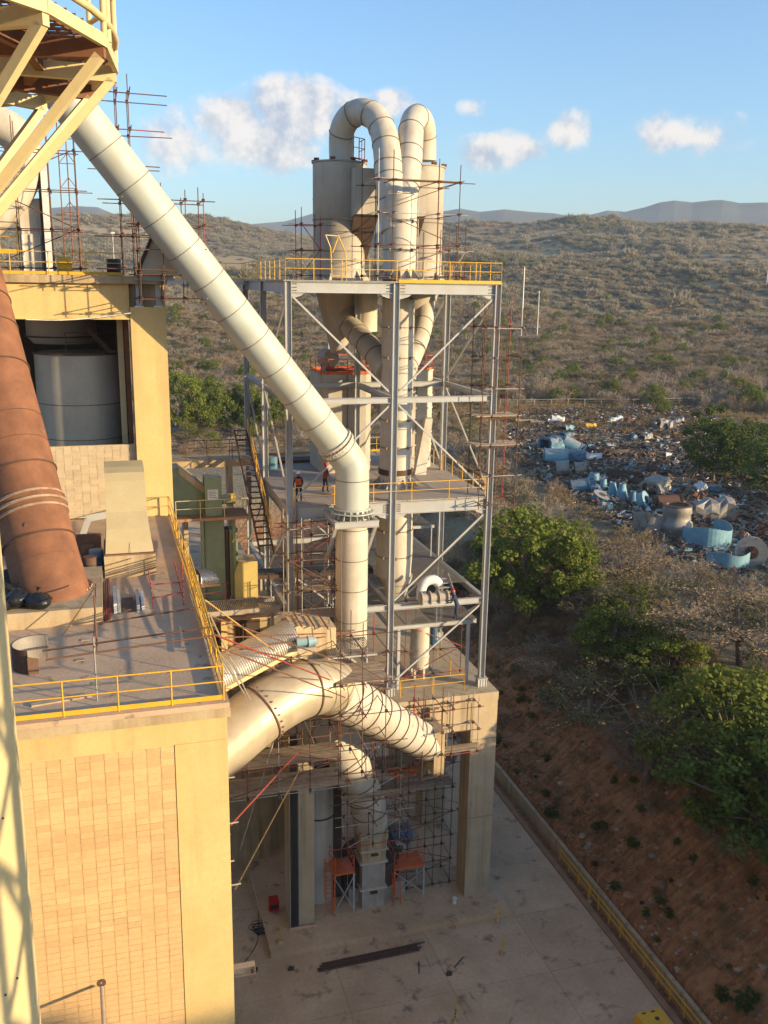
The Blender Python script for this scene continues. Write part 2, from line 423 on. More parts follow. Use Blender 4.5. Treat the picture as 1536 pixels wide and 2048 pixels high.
def terrain_mat():
    m = bpy.data.materials.new('earth'); m.use_nodes = True
    nt = m.node_tree; N = nt.nodes; Lk = nt.links.new; bs = N['Principled BSDF']
    bs.inputs['Roughness'].default_value = .95; bs.inputs['Specular IOR Level'].default_value = .1
    geo = N.new('ShaderNodeNewGeometry'); pos = geo.outputs['Position']
    def noise(sc, det=7, ro=.6, vec=None):
        n = N.new('ShaderNodeTexNoise'); n.inputs['Scale'].default_value = sc; n.inputs['Detail'].default_value = det; n.inputs['Roughness'].default_value = ro
        Lk(vec or pos, n.inputs['Vector']); return n.outputs[0]
    def ramp(v, a, b, lo=0., hi=1.):
        n = N.new('ShaderNodeMapRange'); Lk(v, n.inputs[0]); n.inputs[1].default_value = a; n.inputs[2].default_value = b
        n.inputs[3].default_value = lo; n.inputs[4].default_value = hi; return n.outputs[0]
    def mix(f, a, b):
        n = N.new('ShaderNodeMix'); n.data_type = 'RGBA'
        for i, v in ((0, f), (6, a), (7, b)):
            if isinstance(v, tuple): n.inputs[i].default_value = (*v, 1)
            elif isinstance(v, (int, float)): n.inputs[i].default_value = v
            else: Lk(v, n.inputs[i])
        return n.outputs[2]
    c = mix(ramp(noise(.25), .35, .65), (.40, .185, .08), (.28, .125, .06))         # red laterite
    c = mix(ramp(noise(3, 5), .45, .65, 0, .45), c, (.17, .09, .05))
    mp = N.new('ShaderNodeMapping'); mp.inputs['Scale'].default_value = (.5, 2.4, .5); mp.inputs['Rotation'].default_value = (0, 0, .5); Lk(pos, mp.inputs['Vector'])
    c = mix(ramp(noise(1.1, 5, .6, mp.outputs[0]), .42, .66, 0, .7), c, (.50, .27, .13))
    scrub = mix(ramp(noise(.06), .35, .65), (.30, .225, .135), (.36, .285, .175))       # dry grass and litter
    scrub = mix(ramp(noise(1.1), .4, .65, 0, .7), scrub, (.25, .19, .11))
    sx = N.new('ShaderNodeSeparateXYZ'); Lk(pos, sx.inputs[0])
    ln = N.new('ShaderNodeVectorMath'); ln.operation = 'LENGTH'; Lk(pos, ln.inputs[0])
    a = N.new('ShaderNodeMath'); a.operation = 'MULTIPLY'
    Lk(ramp(sx.outputs[2], 7.0, 9.5), a.inputs[0]); Lk(ramp(noise(.012), .36, .44, .35, 1), a.inputs[1])
    c = mix(a.outputs[0], c, scrub)
    Lk(c, bs.inputs['Base Color'])
    b = N.new('ShaderNodeBump'); b.inputs['Strength'].default_value = 1.0; b.inputs['Distance'].default_value = .4
    Lk(noise(1.8, 8, .65), b.inputs['Height']); Lk(b.outputs[0], bs.inputs['Normal'])
    return m
m_earth = terrain_mat()
me.materials.append(m_earth)
struct(link('terrain', me))
def hz(x, y): return float(height(np.array([x]), np.array([y]))[0])

# far blue hills, each range its own ridge with depth
m_hill = M('wooded_hill', (.045, .05, .04), (.07, .07, .05), .004, .95, bump=0, fine=.3)
def range_of_hills(prof, dist, seed):
    pts = []
    for i in range(len(prof) - 1):
        for k in range(14):
            t = k / 14; pts.append((prof[i][0] * (1 - t) + prof[i + 1][0] * t, prof[i][1] * (1 - t) + prof[i + 1][1] * t))
    pts.append(prof[-1]); rows = []
    depth_ = np.linspace(-1100, 900, 26); prof_ = np.interp(depth_, [-1100, -700, -400, -180, 0, 250, 900], [0, .28, .56, .84, 1, .85, 0]); k0 = int(np.argmin(np.abs(depth_)))
    for i, (px, py) in enumerate(pts):
        d = ray(px, py); hd = math.hypot(d.x, d.y); top = CAM + d * (dist / hd); u = Vector((d.x, d.y, 0)) / hd
        P3 = [CAM + u * (dist + dd) for dd in depth_]; xa = np.array([p.x for p in P3]); ya = np.array([p.y for p in P3])
        n = fbm(xa / 420, ya / 420, 5, seed) * 150 + fbm(xa / 60, ya / 60, 2, seed + 3) * 22
        zt = top.z * prof_ + n * prof_ * np.clip(np.abs(depth_) / 400, .04, 1)
        rows.append([(p.x, p.y, max(0, z)) for p, z in zip(P3, zt)])
    m = MB(); w = len(depth_)
    m.add([p for r_ in rows for p in r_], [(i * w + k, i * w + k + 1, (i + 1) * w + k + 1, (i + 1) * w + k) for i in range(len(rows) - 1) for k in range(w - 1)], True)
    struct(m.build('hills', m_hill, off=(0, 0, 0)))
range_of_hills([(860, 432), (885, 420), (920, 414), (960, 421), (1010, 416), (1060, 421), (1110, 424), (1140, 430)], 3900, 3)
range_of_hills([(1130, 436), (1180, 427), (1215, 418), (1250, 421), (1290, 412), (1320, 402), (1350, 398), (1385, 402), (1420, 398), (1445, 397), (1480, 403), (1530, 402), (1600, 408), (1680, 425)], 4300, 5)
range_of_hills([(-120, 440), (-40, 424), (40, 415), (105, 413), (150, 409), (195, 411), (225, 424), (270, 436), (330, 446)], 4000, 8)
range_of_hills([(500, 446), (570, 440), (605, 430), (640, 420), (690, 415), (740, 428), (800, 440)], 4600, 9)

# ------------------------------------------------------------ yard
yard = struct(MB().mm(-40, 28.35, -30, 99, -.45, -.03).build('yard', m_mortar))
sl = None; xj = [-6.9, -1.0, 5.2, 11.3, 17.4, 23.5, 28.3]; yj = [27.3, 32.5, 37.7, 42.9, 48.1, 53.3, 58.5, 63.7, 69, 74.2, 79.4, 84.6, 89.8, 95]
for i in range(len(xj) - 1):
    for j in range(len(yj) - 1):
        g = .018
        MB().mm(xj[i] + g, xj[i + 1] - g, yj[j] + g, yj[j + 1] - g, -.2, random.uniform(-.004, .004)).build('slab', m_yard, yard)
tag(MB().mm(28.33, 28.72, -30, 96, -.4, .10).build('curb', m_curb), 'dusty brown concrete curb between the paved yard and the drain', 'curb')
struct(MB().mm(28.72, 29.5, -30, 96, -.7, -.55).build('drain', m_curb))
rw = MB().mm(29.5, 29.78, -30, 96, -.7, .72)
tag(rw.build('retaining_wall', m_creamdirty), 'low concrete retaining wall holding the red earth bank', 'retaining wall')
# raised plinth under the fan and table
pl = MB().mm(7.75, 23.4, 48.3, 72, -.2, .34); tag(pl.build('equipment_plinth', m_yard), 'raised concrete plinth under the concrete support table', 'plinth')
# ------------------------------------------------------------ reusable builders
def railing(label, pts, h=1.1, sp=1.6, r=.026, mat=None, toe=.15, group=None, name='guard_rail', mid=.55):
    mat = mat or m_yellow
    pts = [Vector(p) for p in pts]
    t = thing(name, label, 'railing', pts[0], group)
    for a, b in zip(pts[:-1], pts[1:]):
        L = (b - a).length; n = max(1, round(L / sp))
        for k in range(n + 1):
            p = a.lerp(b, k / n)
            MB().tube(p, p + Vector((0, 0, h)), r, n=6).build('post', mat, t)
        MB().tube(a + Vector((0, 0, h)), b + Vector((0, 0, h)), r, n=6).build('top_rail', mat, t)
        MB().tube(a + Vector((0, 0, h * mid)), b + Vector((0, 0, h * mid)), r * .85, n=6).build('mid_rail', mat, t)
        if toe: MB().bar(a + Vector((0, 0, toe / 2 + .02)), b + Vector((0, 0, toe / 2 + .02)), .012, toe).build('toe_board', mat, t)
    return t
def tubepart(t, name, p, q, r=.024, mat=None, n=6):
    return MB().tube(p, q, r, n=n).build(name, mat or m_rustpipe, t)
def pick(rs_, w=(.62, .14, .24)):
    k = rs_.random(); return m_rustpipe if k < w[0] else (m_redpipe if k < w[0] + w[1] else m_silver)
def scaffold(label, xs_, ys_, z0, z1, lift=1.9, seed=0, boards=(), nbmax=99, over=.35, braces=True, w=(.62, .14, .24), group='tube scaffolds on the plant', r=.026):
    rs_ = random.Random(seed)
    t = thing('tube_scaffold', label, 'scaffold', (xs_[0], ys_[0], z0), group)
    for x in xs_:
        for y in ys_:
            tubepart(t, 'standard', (x, y, z0), (x + rs_.uniform(-.03, .03), y, z1 + rs_.uniform(-.1, .7)), r, pick(rs_, w))
    z = z0 + .25; k = 0
    while z < z1:
        for y in ys_:
            tubepart(t, 'ledger', (xs_[0] - over * rs_.uniform(.4, 1.3), y - .05, z), (xs_[-1] + over * rs_.uniform(.4, 1.6), y - .05, z + rs_.uniform(-.05, .05)), r, pick(rs_, w))
        for x in xs_:
            tubepart(t, 'transom', (x + .05, ys_[0] - over * rs_.uniform(.3, 1), z + .06), (x + .05, ys_[-1] + over * rs_.uniform(.3, 1), z + .06), r, pick(rs_, w))
            for y in ys_:
                MB().mm(x - .06, x + .08, y - .1, y + .05, z - .05, z + .1).build('coupler', m_rustd, t)
        if k in boards:
            n = max(2, int((ys_[-1] - ys_[0]) / .26))
            for j in range(min(n, nbmax)):
                yy = ys_[0] + (j + .5) * (ys_[-1] - ys_[0]) / n
                MB().mm(xs_[0] - rs_.uniform(.1, .4), xs_[-1] + rs_.uniform(.1, .4), yy - .115, yy + .115, z + .09, z + .13).build('board', m_board, t)
        z += lift; k += 1
    if braces:
        zz = z0 + .3; s_ = 1
        while zz + lift < z1:
            tubepart(t, 'brace', (xs_[0] if s_ > 0 else xs_[-1], ys_[0] - .1, zz), (xs_[-1] if s_ > 0 else xs_[0], ys_[0] - .1, zz + lift), r, pick(rs_, w)); zz += lift; s_ = -s_
    return t
def duct_run(t, pts, r, mat, joints=(), jr=1.03, n=36, flange_mat=None, name='duct_section', jh=.05):
    MB().path(pts, r, n).build(name, mat, t)
    P_ = [Vector(p) for p in pts]; seg = [(P_[i + 1] - P_[i]).length for i in range(len(P_) - 1)]; tot = sum(seg)
    rr = list(np.interp(np.linspace(0, 1, len(P_)), np.linspace(0, 1, len(r)), r)) if isinstance(r, (list, tuple)) else [r] * len(P_)
    for j in joints:
        d = j * tot; i = 0
        while i < len(seg) - 1 and d > seg[i]: d -= seg[i]; i += 1
        f_ = d / seg[i]; c = P_[i].lerp(P_[i + 1], f_); ra = rr[i] * (1 - f_) + rr[i + 1] * f_
        MB().ring(c, P_[i + 1] - P_[i], ra * .97, ra * jr, jh, n).build('flange', flange_mat or m_weld, t)
def smooth_path(pts, it=2):
    P_ = [Vector(p) for p in pts]
    for _ in range(it):
        o = [P_[0]]
        for a, b in zip(P_[:-1], P_[1:]): o += [a.lerp(b, .25), a.lerp(b, .75)]
        P_ = o + [P_[-1]]
    return P_
def ladder(t, p, q, w=.4, mat=None, r=.02, cage=False):
    p = Vector(p); q = Vector(q); mat = mat or m_steeld
    for s_ in (-1, 1): tubepart(t, 'stringer', p + Vector((s_ * w / 2, 0, 0)), q + Vector((s_ * w / 2, 0, 0)), r, mat)
    n = int((q - p).length / .3)
    for k in range(1, n): 
        c = p.lerp(q, k / n); tubepart(t, 'rung', c - Vector((w / 2, 0, 0)), c + Vector((w / 2, 0, 0)), r * .8, mat, 5)
    if cage:
        k = 2.2
        while k < (q - p).length:
            c = p.lerp(q, k / (q - p).length); pts = [c + Vector((.38 * math.sin(a), -.38 + .38 * -math.cos(a) + .0, 0)) for a in [R(x) for x in range(-150, 151, 30)]]
            MB().path(pts, .015, 5).build('cage_hoop', mat, t); k += .7

ROOF = 27.15
# ------------------------------------------------------------ left process building, front block
bld = thing('process_building', 'cream concrete plant building with a block infill wall and flat work roof', 'building', (0, 26.5, 0))
px0, pz1 = 1.43, 25.9                                       # right edge and top of the block infill
MB().mm(-14, 3.0, 26.62, 50.3, 0, 26.7).build('core', m_mortar, bld)
MB().mm(px0 + .015, 3.02, 26.5, 27.4, 0, pz1).build('corner_pier', m_cream, bld)
MB().mm(-14, 3.022, 26.497, 27.4, pz1 + .012, 26.70).build('edge_beam', m_cream, bld)
MB().mm(2.7, 3.015, 27.4, 50.4, 0, 26.70).build('side_wall', m_cream, bld)
MB().mm(-14, 3.10, 26.40, 50.45, 26.702, ROOF).build('roof_slab', m_roofc, bld)
MB().mm(-14, 3.12, 26.385, 26.46, 26.68, 26.98).build('slab_edge', m_creamdirty, bld)
wall = MB().mm(-14, px0, 26.527, 26.7, 0, pz1).build('wall', m_mortar, bld)
bw, bh = .405, .2075
rsb = random.Random(5)
bm_full = MB().mm(0, bw - .016, 0, .06, 0, bh - .014).mesh('block'); bm_full.materials.append(m_block)
stuff = MB(); cnt = 0
for row in range(0, 124):
    z = pz1 - .006 - (row + 1) * bh
    if z < .1: break
    for c_ in range(38):
        x = px0 - (c_ + 1) * bw
        if x < -14: continue
        yo = 26.505 + rsb.uniform(0, .012)
        if c_ < 10 and row < 30 and cnt < 300:
            o = bpy.data.objects.new('block', bm_full); col.objects.link(o); o.parent = wall
            o.location = (x - bld.location.x, yo - bld.location.y, z); cnt += 1
        else:
            stuff.mm(x, x + bw - .016, yo, yo + .06, z, z + bh - .014)
s_ = stuff.build('block_courses', m_block, wall); s_['kind'] = 'stuff'
# pipe stub poking out of the block wall
t = thing('drain_pipe', 'galvanised pipe stub sticking out of the block infill wall', 'pipe', ony(203, 1966, 26.5))
p = ony(203, 1966, 26.5); MB().tube((p.x, 26.3, p.z), (p.x + .1, 23.2, p.z - .12), .055, n=14).build('tube', m_silver, t)
MB().ring((p.x, 26.51, p.z), (0, 1, 0), .03, .14, .03).build('collar', m_rustd, t)

# guard rails of the work roof
railing('yellow guard rail along the front edge of the work roof', [(-9.3, 26.62, ROOF), (2.95, 26.62, ROOF)], sp=1.6)
railing('yellow guard rail along the side edge of the work roof beside the tower', [(2.95, 26.75, ROOF), (2.95, 50.1, ROOF)], sp=1.7)
railing('short rusty yellow guard rail closing the far end of the work roof', [(1.75, 50.1, ROOF), (2.9, 50.1, ROOF)], sp=1.2, mat=m_yellowd, toe=0)
t = thing('pipe_bundle', 'bundle of scaffold tubes tied along the side guard rail of the work roof', 'pipes', (2.9, 27.5, ROOF))
rs2 = random.Random(4)
for k in range(13):
    y0 = rs2.uniform(27.5, 38); L = rs2.uniform(5.5, 12); x = 2.84 + rs2.uniform(-.09, .14); z = ROOF + rs2.uniform(.1, 1.15)
    tubepart(t, 'tube', (x, y0, z), (x + rs2.uniform(-.05, .05), min(y0 + L, 49.8), z + rs2.uniform(-.25, .25)), .027, rs2.choice([m_yellow, m_yellowd, m_silver, m_rustpipe, m_yellow]))
# roof plinths, hood and rusty downcomer
tag(MB().mm(-14, -.52, 34.3, 39.6, ROOF, ROOF + .62).build('duct_plinth', m_creamdirty), 'low stained concrete plinth on the work roof under the rusty duct', 'plinth')
tag(MB().mm(-.42, 1.7, 39.8, 42.6, ROOF, ROOF + .95).build('hood_plinth', m_creamdirty), 'square concrete pedestal carrying the cream hood', 'plinth')
hood = thing('inlet_hood', 'tall cream painted steel hood leaning back over its pedestal', 'hood', (.65, 40.2, ROOF + .95))
def hood_section(z, x0, x1, y0, y1): return [Vector((x0, y0, z)), Vector((x1, y0, z)), Vector((x1, y1, z)), Vector((x0, y1, z))]
zb = ROOF + .95
hs = [(zb, -.36, 1.64, 40.0, 42.45), (zb + .35, -.32, 1.60, 40.55, 42.6), (zb + .8, -.27, 1.54, 41.3, 43.2), (zb + 1.3, -.25, 1.50, 42.3, 44.0)]
for q0, q1 in zip(hs[:-1], hs[1:]): MB().loft(hood_section(*q0), hood_section(*q1)).build('skirt', m_cream2, hood)
hs = [(zb + 1.302, -.25, 1.50, 42.3, 44.0), (zb + 1.9, -.24, 1.52, 43.3, 45.2), (30.45, -.23, 1.54, 44.1, 46.3), (30.72, -.24, 1.55, 44.7, 46.8), (30.82, -.25, 1.56, 45.6, 47.2)]
for q0, q1 in zip(hs[:-1], hs[1:]): MB().loft(hood_section(*q0), hood_section(*q1)).build('chute', m_cream2, hood)
MB().loft([(.65, 40.0, zb + .05), (.66, 40.0, zb + .05), (.66, 40.02, zb + .05), (.65, 40.02, zb + .05)], [(.65, 40.53, zb + .35), (.66, 40.53, zb + .35), (.66, 40.55, zb + .35), (.65, 40.55, zb + .35)]).build('weld_line', m_rust, hood)
MB().mm(-.40, 1.69, 39.9, 42.5, zb, zb + .04).build('base_flange', m_rust, hood)
m_bandd = M('dull_band', (.40, .30, .20), (.26, .15, .09), 3, .7)
down = thing('rusty_downcomer', 'wide rust brown steel duct coming down onto the work roof', 'duct', (-2.2, 36.6, ROOF + .6))
B0 = Vector((-2.42, 36.95, ROOF + .62)); U0 = ony(-52, 585, 44.6)
dd = (U0 - B0)
def t_at(py):                                               # where along the axis a ring seen at this height sits
    best = min(range(0, 1400), key=lambda i: abs((lambda p: 1024 - FPX * (p - CAM).dot(cu) / (p - CAM).dot(cf))(B0 + dd * (i / 1000)) - py))
    return best / 1000
duct_run(down, [B0 - dd * .09, B0 + dd * .07, B0 + dd * .3, B0 + dd * .65, U0, U0 + dd * .4], [1.42, 1.36, 1.34, 1.34, 1.34, 1.34], m_rust, n=44)
for py_, mt, h_, g_ in ((1088, m_rustd, .06, 1.045), (950, m_rustd, .06, 1.03), (850, m_rustd, .02, 1.006), (748, m_rustd, .06, 1.03), (668, m_rustd, .05, 1.02), (612, m_rustd, .05, 1.02), (1130, m_rustd, .015, 1.004), (900, m_rustd, .015, 1.004)):
    MB().ring(B0 + dd * t_at(py_), dd, 1.30, 1.355 * g_, h_, 44).build('flange', mt, down)
for k, py_ in enumerate((1036, 1022, 1008)):
    MB().ring(B0 + dd * t_at(py_), dd, 1.30, 1.44 - .03 * abs(k - 1), .09, 44).build('expansion_joint', m_bandd, down)
MB().ring(B0 + Vector((0, 0, .03)), (0, 0, 1), 1.2, 1.58, .05, 40).build('base_flange', m_rust, down)
for k in range(22):
    a_ = R(180 + k * 8.5); MB().tube(B0 + Vector((1.52 * math.cos(a_), 1.52 * math.sin(a_), .05)), B0 + Vector((1.52 * math.cos(a_), 1.52 * math.sin(a_), .11)), .03, n=6).build('bolt', m_ductw, down)
c = B0 + dd * t_at(1050); ax_ = (CAM - c).normalized(); MB().ring(c + ax_ * 1.36 + Vector((-.25, 0, 0)), ax_, .0, .13, .12, 12).build('drain_port', m_rustd, down)
# rubbish and stores on the roof
def garbage_bag(p, s_, lab, seed):
    rs_ = random.Random(seed); m = MB(); n = 18; rows = 12; vs = []
    for j in range(rows + 1):
        v = j / rows; z = v * s_ * .95; rr = s_ * .62 * (math.sin(math.pi * min(1, v * .98 + .12)) ** .7) * (1 if v < .82 else .55 + .45 * (1 - (v - .82) / .18))
        if j == rows: rr = s_ * .05
        for k in range(n):
            a = 2 * math.pi * k / n; w_ = 1 + .10 * math.sin(k * 3 + j * 1.7 + seed) * rs_.uniform(.3, 1.2) + .16 * math.sin(k * .9 + seed * 2.1) + rs_.uniform(-.05, .05); vs.append((p[0] + rr * w_ * math.cos(a), p[1] + rr * w_ * math.sin(a), p[2] + z))
    m.add(vs, [(j * n + k, j * n + (k + 1) % n, (j + 1) * n + (k + 1) % n, (j + 1) * n + k) for j in range(rows) for k in range(n)], True)
    m.add(vs, [tuple(range(n))[::-1]])
    top = Vector((p[0], p[1], p[2] + s_ * .92)); b = thing('garbage_bag', lab, 'bag', p, 'garbage bags beside the rusty duct')
    m.build('sack', m_bag, b); MB().tube(top, top + Vector((.05, .03, s_ * .18)), .03, .09, 8).build('knot', m_bag, b)
zz = ROOF + .62
for k, (x_, y_, s2_) in enumerate([(-4.0, 37.6, .85), (-3.95, 34.75, .55), (-3.42, 35.1, .82), (-2.75, 34.75, .72), (-4.1, 36.1, .8)]):
    garbage_bag((x_, y_, zz), s2_, ('black garbage bag at the back of the bag pile against the rusty duct', 'small glossy black garbage bag at the front of the bag pile', 'upright black garbage bag with a twisted neck in the middle of the bag pile', 'slumped dull black garbage bag at the rusty duct end of the bag pile', 'glossy black garbage bag half behind the stack in the bag pile')[k], k)
t = thing('curved_plate', 'offcut of curved steel duct shell standing on the work roof', 'steel plate', (-2.9, 30.6, ROOF))
c0 = Vector((-2.62, 30.75, ROOF)); arc = [R(a) for a in range(62, 256, 8)]
for rr_, mt, nm, hh in ((.74, m_rustd, 'shell', .80), (.715, m_scrapg, 'liner', .79)):
    A = [c0 + Vector((rr_ * math.cos(a), rr_ * math.sin(a), 0)) for a in arc]; sh = MB()
    for a, b in zip(A[:-1], A[1:]): sh.prism([a, b, b + Vector((0, 0, hh)), a + Vector((0, 0, hh))], (c0 - a).normalized() * .02)
    sh.build(nm, mt, t)
MB().prism([A[-1] + Vector((-.02, -.06, 0)), A[-1] + Vector((.3, .0, 0)), A[-1] + Vector((.3, .0, .5)), A[-1] + Vector((-.02, -.06, .62))], (.01, -.03, 0)).build('side_plate', m_rustd, t)
t = thing('grey_cable_tray', 'short grey cable trays stacked on the work roof beside the hood pedestal', 'cable tray', (-.1, 36.2, ROOF))
for k, (x_, l_, mt) in enumerate([(-.12, 2.2, m_white), (.02, 1.9, m_steel), (.72, 2.0, m_steel), (.9, 1.8, m_white)]):
    MB().mm(x_, x_ + .12, 35.2, 35.2 + l_, ROOF, ROOF + .42 - .06 * k).build('tray', mt, t)
MB().mm(.2, .62, 35.3, 36.7, ROOF, ROOF + .12).build('flat_tray', m_rustd, t)
t = thing('loose_tubes', 'rusty and red scaffold tubes stood together beside the hood pedestal', 'pipes', (-.35, 35.4, ROOF), 'loose tubes on the work roof')
for k in range(6): tubepart(t, 'tube', (-.62 + .07 * k, 34.1 + .1 * k, ROOF), (-.6 + .07 * k, 37.6, ROOF + .45 + .05 * k), .026, m_redpipe if k % 2 else m_rustpipe)
t = thing('tube_trestle', 'red tubular frame standing on the work roof in front of the hood', 'frame', (1.3, 36.4, ROOF))
for a, b in (((1.35, 35.4, 0), (1.25, 36.2, 1.35)), ((2.5, 35.6, 0), (2.55, 36.5, 1.5)), ((1.32, 35.7, .35), (2.52, 36.0, .4)), ((1.3, 36.0, .8), (2.5, 36.2, .75)), ((2.5, 36, .2), (2.3, 37.2, 1.3))):
    tubepart(t, 'tube', (a[0], a[1], ROOF + a[2]), (b[0], b[1], ROOF + b[2]), .025, m_redpipe)
t = thing('roof_scaffold_line', 'thin scaffold pole with long ledgers stretched across the work roof to its side rail', 'scaffold', (-.7, 27.4, ROOF), 'tube scaffolds on the plant')
tubepart(t, 'standard', (-.72, 27.5, ROOF), (-.72, 27.5, ROOF + 2.05), .028, m_silver)
tubepart(t, 'standard', (-.72, 31.4, ROOF), (-.72, 31.5, ROOF + 2.0), .03, m_rustpipe)
for y_, z_, x0_ in ((33.6, .25, -.7), (30.6, .55, -2.4), (28.9, .9, -2.2)):
    tubepart(t, 'ledger', (x0_, y_, ROOF + z_), (3.1, y_ + .2, ROOF + z_ + .25), .03, m_rustpipe)
tubepart(t, 'ledger', (-.72, 27.4, ROOF + 1.75), (-.72, 35, ROOF + 1.3), .025, m_rustpipe)
tubepart(t, 'brace', (-1.9, 33.0, ROOF + .1), (-.7, 33.8, ROOF + 1.6), .022, m_rustpipe)
for k, (x_, y_, a_) in enumerate([(-.9, 42.6, .4), (-1.3, 44.5, 1.1)]):
    t = thing('steel_offcut', ('bent grey steel bracket on the roof in front of the block wall', 'grey curved duct plate lying on the roof behind the rusty duct')[k], 'steel plate', (x_, y_, ROOF))
    m = MB()
    if k == 0:
        m.bar((x_ - .6, y_ + 4, ROOF), (x_ - .2, y_ + 4, ROOF + 1.0), .1, .3); m.bar((x_ - .3, y_ + 4, ROOF + 1.0), (x_ + .9, y_ + 4.1, ROOF + 1.15), .12, .34); m.bar((x_ + .7, y_ + 4.1, ROOF + 1.1), (x_ + 1.15, y_ + 4, ROOF + .2), .1, .3)
        m.build('bracket', m_steel, t)
    else:
        for j in range(9):
            a0, a1 = R(20 + j * 15), R(35 + j * 15)
            m.prism([(x_ - 1.4, y_ + 1.1 * math.cos(a0), ROOF + 1.1 * math.sin(a0) - .35), (x_ + .75, y_ + 1.1 * math.cos(a0), ROOF + 1.1 * math.sin(a0) - .35), (x_ + .75, y_ + 1.1 * math.cos(a1), ROOF + 1.1 * math.sin(a1) - .35), (x_ - 1.4, y_ + 1.1 * math.cos(a1), ROOF + 1.1 * math.sin(a1) - .35)], (0, 0, -.03))
        m.build('shell', m_rust, t)
for k, (x_, y_, mt) in enumerate([(-1.0, 40.2, m_rustd), (-.75, 41.2, m_blue), (-1.1, 41.9, m_rust)]):
    t = thing('oil_drum', ('brown rusty drum standing behind the concrete plinth', 'dark blue drum next to the cream hood', 'red rusty drum lying behind the blue drum')[k], 'drum', (x_, y_, ROOF))
    MB().lathe((x_, y_, ROOF), [(.3, 0), (.3, .3), (.315, .31), (.3, .33), (.3, .6), (.315, .61), (.3, .63), (.3, .9), (.27, .9)], 20).build('body', mt, t)
for k in range(5):
    p = Vector((random.uniform(-1.5, 2.2), random.uniform(28, 34), ROOF)); 
    if k < 3: tag(MB().prism([p, p + Vector((.3, .05, 0)), p + Vector((.25, .2, 0)), p + Vector((.02, .17, 0))], (0, 0, .02)).build('roof_litter', m_board), 'small flat scrap of board lying on the dusty work roof', 'litter', 'litter on the work roof')
tag(MB().bar((-2.6, 27.6, ROOF + .03), (-.9, 27.9, ROOF + .03), .22, .05).build('timber_plank', m_board), 'loose timber plank lying on the work roof near its front rail', 'plank')

# ------------------------------------------------------------ rear block of the building, with the open bay and tanks
rear = thing('rear_building', 'cream concrete frame of the rear plant block with an open bay', 'building', (0, 50.5, 0))
MB().mm(1.42, 3.2, 50.5, 52.6, 0, 38.1).build('corner_column', m_cream, rear)
MB().mm(1.45, 3.17, 51.0, 52.6, 38.101, 39.25).build('column_head', m_creamdirty, rear)
MB().mm(-14, 1.40, 50.62, 51.3, 37.55, 39.235).build('bay_beam', m_cream, rear)
MB().mm(-14, 1.40, 50.55, 51.3, 37.47, 37.55).build('beam_lip', m_cream, rear)
MB().mm(-14, 3.3, 50.3, 68, 39.24, 39.62).build('deck_slab', m_creamdirty, rear)
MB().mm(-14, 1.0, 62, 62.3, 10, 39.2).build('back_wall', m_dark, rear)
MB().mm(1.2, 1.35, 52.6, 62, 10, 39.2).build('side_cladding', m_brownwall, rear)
MB().mm(-14, 1.38, 52.2, 62, 26.6, 27.1).build('bay_floor', m_roofc, rear)
MB().mm(.75, 1.05, 52.4, 52.8, 27, 37.5).build('steel_post', m_cream2, rear)
MB().mm(1.1, 1.3, 52.0, 52.4, 27, 37.5).build('steel_post', m_rust, rear)
w2 = MB().mm(-14, 1.41, 50.825, 51.05, ROOF, 31.0).build('block_wall', m_mortar, rear)
b2 = MB().mm(0, .384, 0, .07, 0, .188).mesh('block'); b2.materials.append(m_blockgrey); cnt = 0; st2 = MB()
for row in range(19):
    for c_ in range(38):
        x = 1.40 - (c_ + 1) * .404; z = 31.0 - (row + 1) * .2
        if z < ROOF: continue
        yo = 50.80 + rsb.uniform(0, .02)
        if c_ < 14 and cnt < 290:
            o = bpy.data.objects.new('block', b2); col.objects.link(o); o.parent = w2; o.location = (x, yo - 50.5, z); cnt += 1
        else: st2.mm(x, x + .384, yo, yo + .07, z, z + .188)
o = st2.build('block_courses', m_blockgrey, w2); o['kind'] = 'stuff'
for nm, lab, cx, cy, rr, z0_, z1_ in (('steel_tank', 'wide dull steel tank standing in the open bay above the block wall', -1.25, 55.6, 2.42, 27.1, 35.5), ('hanging_hopper', 'dull steel hopper hanging under the rear deck above the tank', -2.2, 57.2, 1.9, 35.9, 39.2)):
    t = thing(nm, lab, 'tank', (cx, cy, z0_)); MB().lathe((cx, cy, 0), [(rr * (1 if nm == 'steel_tank' else .82), z0_), (rr, z0_ + .4), (rr, z1_)], 48).build('shell', m_tank, t)
    for zz_ in ((z0_ + 1.9 * k) for k in range(1, 4)):
        if zz_ < z1_: MB().ring((cx, cy, zz_), (0, 0, 1), rr * .99, rr * 1.006, .05, 48).build('weld_band', m_weld, t)
    MB().ring((cx, cy, z1_ if nm == 'steel_tank' else z0_ + .4), (0, 0, 1), rr * .96, rr * 1.04, .08, 48).build('rim', m_rustd, t)
railing('rusty hand rail round the platform on top of the tank', [(-1.9, 53.4, 35.55), (-.2, 53.6, 35.55), (.7, 54.6, 35.55)], mat=m_rustpipe, toe=0)
t = thing('bay_stair', 'dark steel stair beside the tank in the open bay', 'stair', (.2, 54, 35.5))
for s2_ in (0, .7): MB().bar((-.9, 53.5 + s2_, 37.0), (.4, 53.5 + s2_, 35.6), .05, .22).build('stringer', m_dark, t)
for k in range(6): MB().mm(-.85 + .22 * k, -.6 + .22 * k, 53.5, 54.2, 36.85 - .24 * k, 36.88 - .24 * k).build('tread', m_steeld, t)
cb = MB(); pts = [ony(52, 639, 50.2), ony(120, 641, 50.2), ony(190, 636, 50.2), ony(262, 626, 50.2)]
tag(MB().path(smooth_path(pts), .03, 6).build('slack_hose', m_white), 'pale hose slung loosely across the open bay under its beam', 'hose')
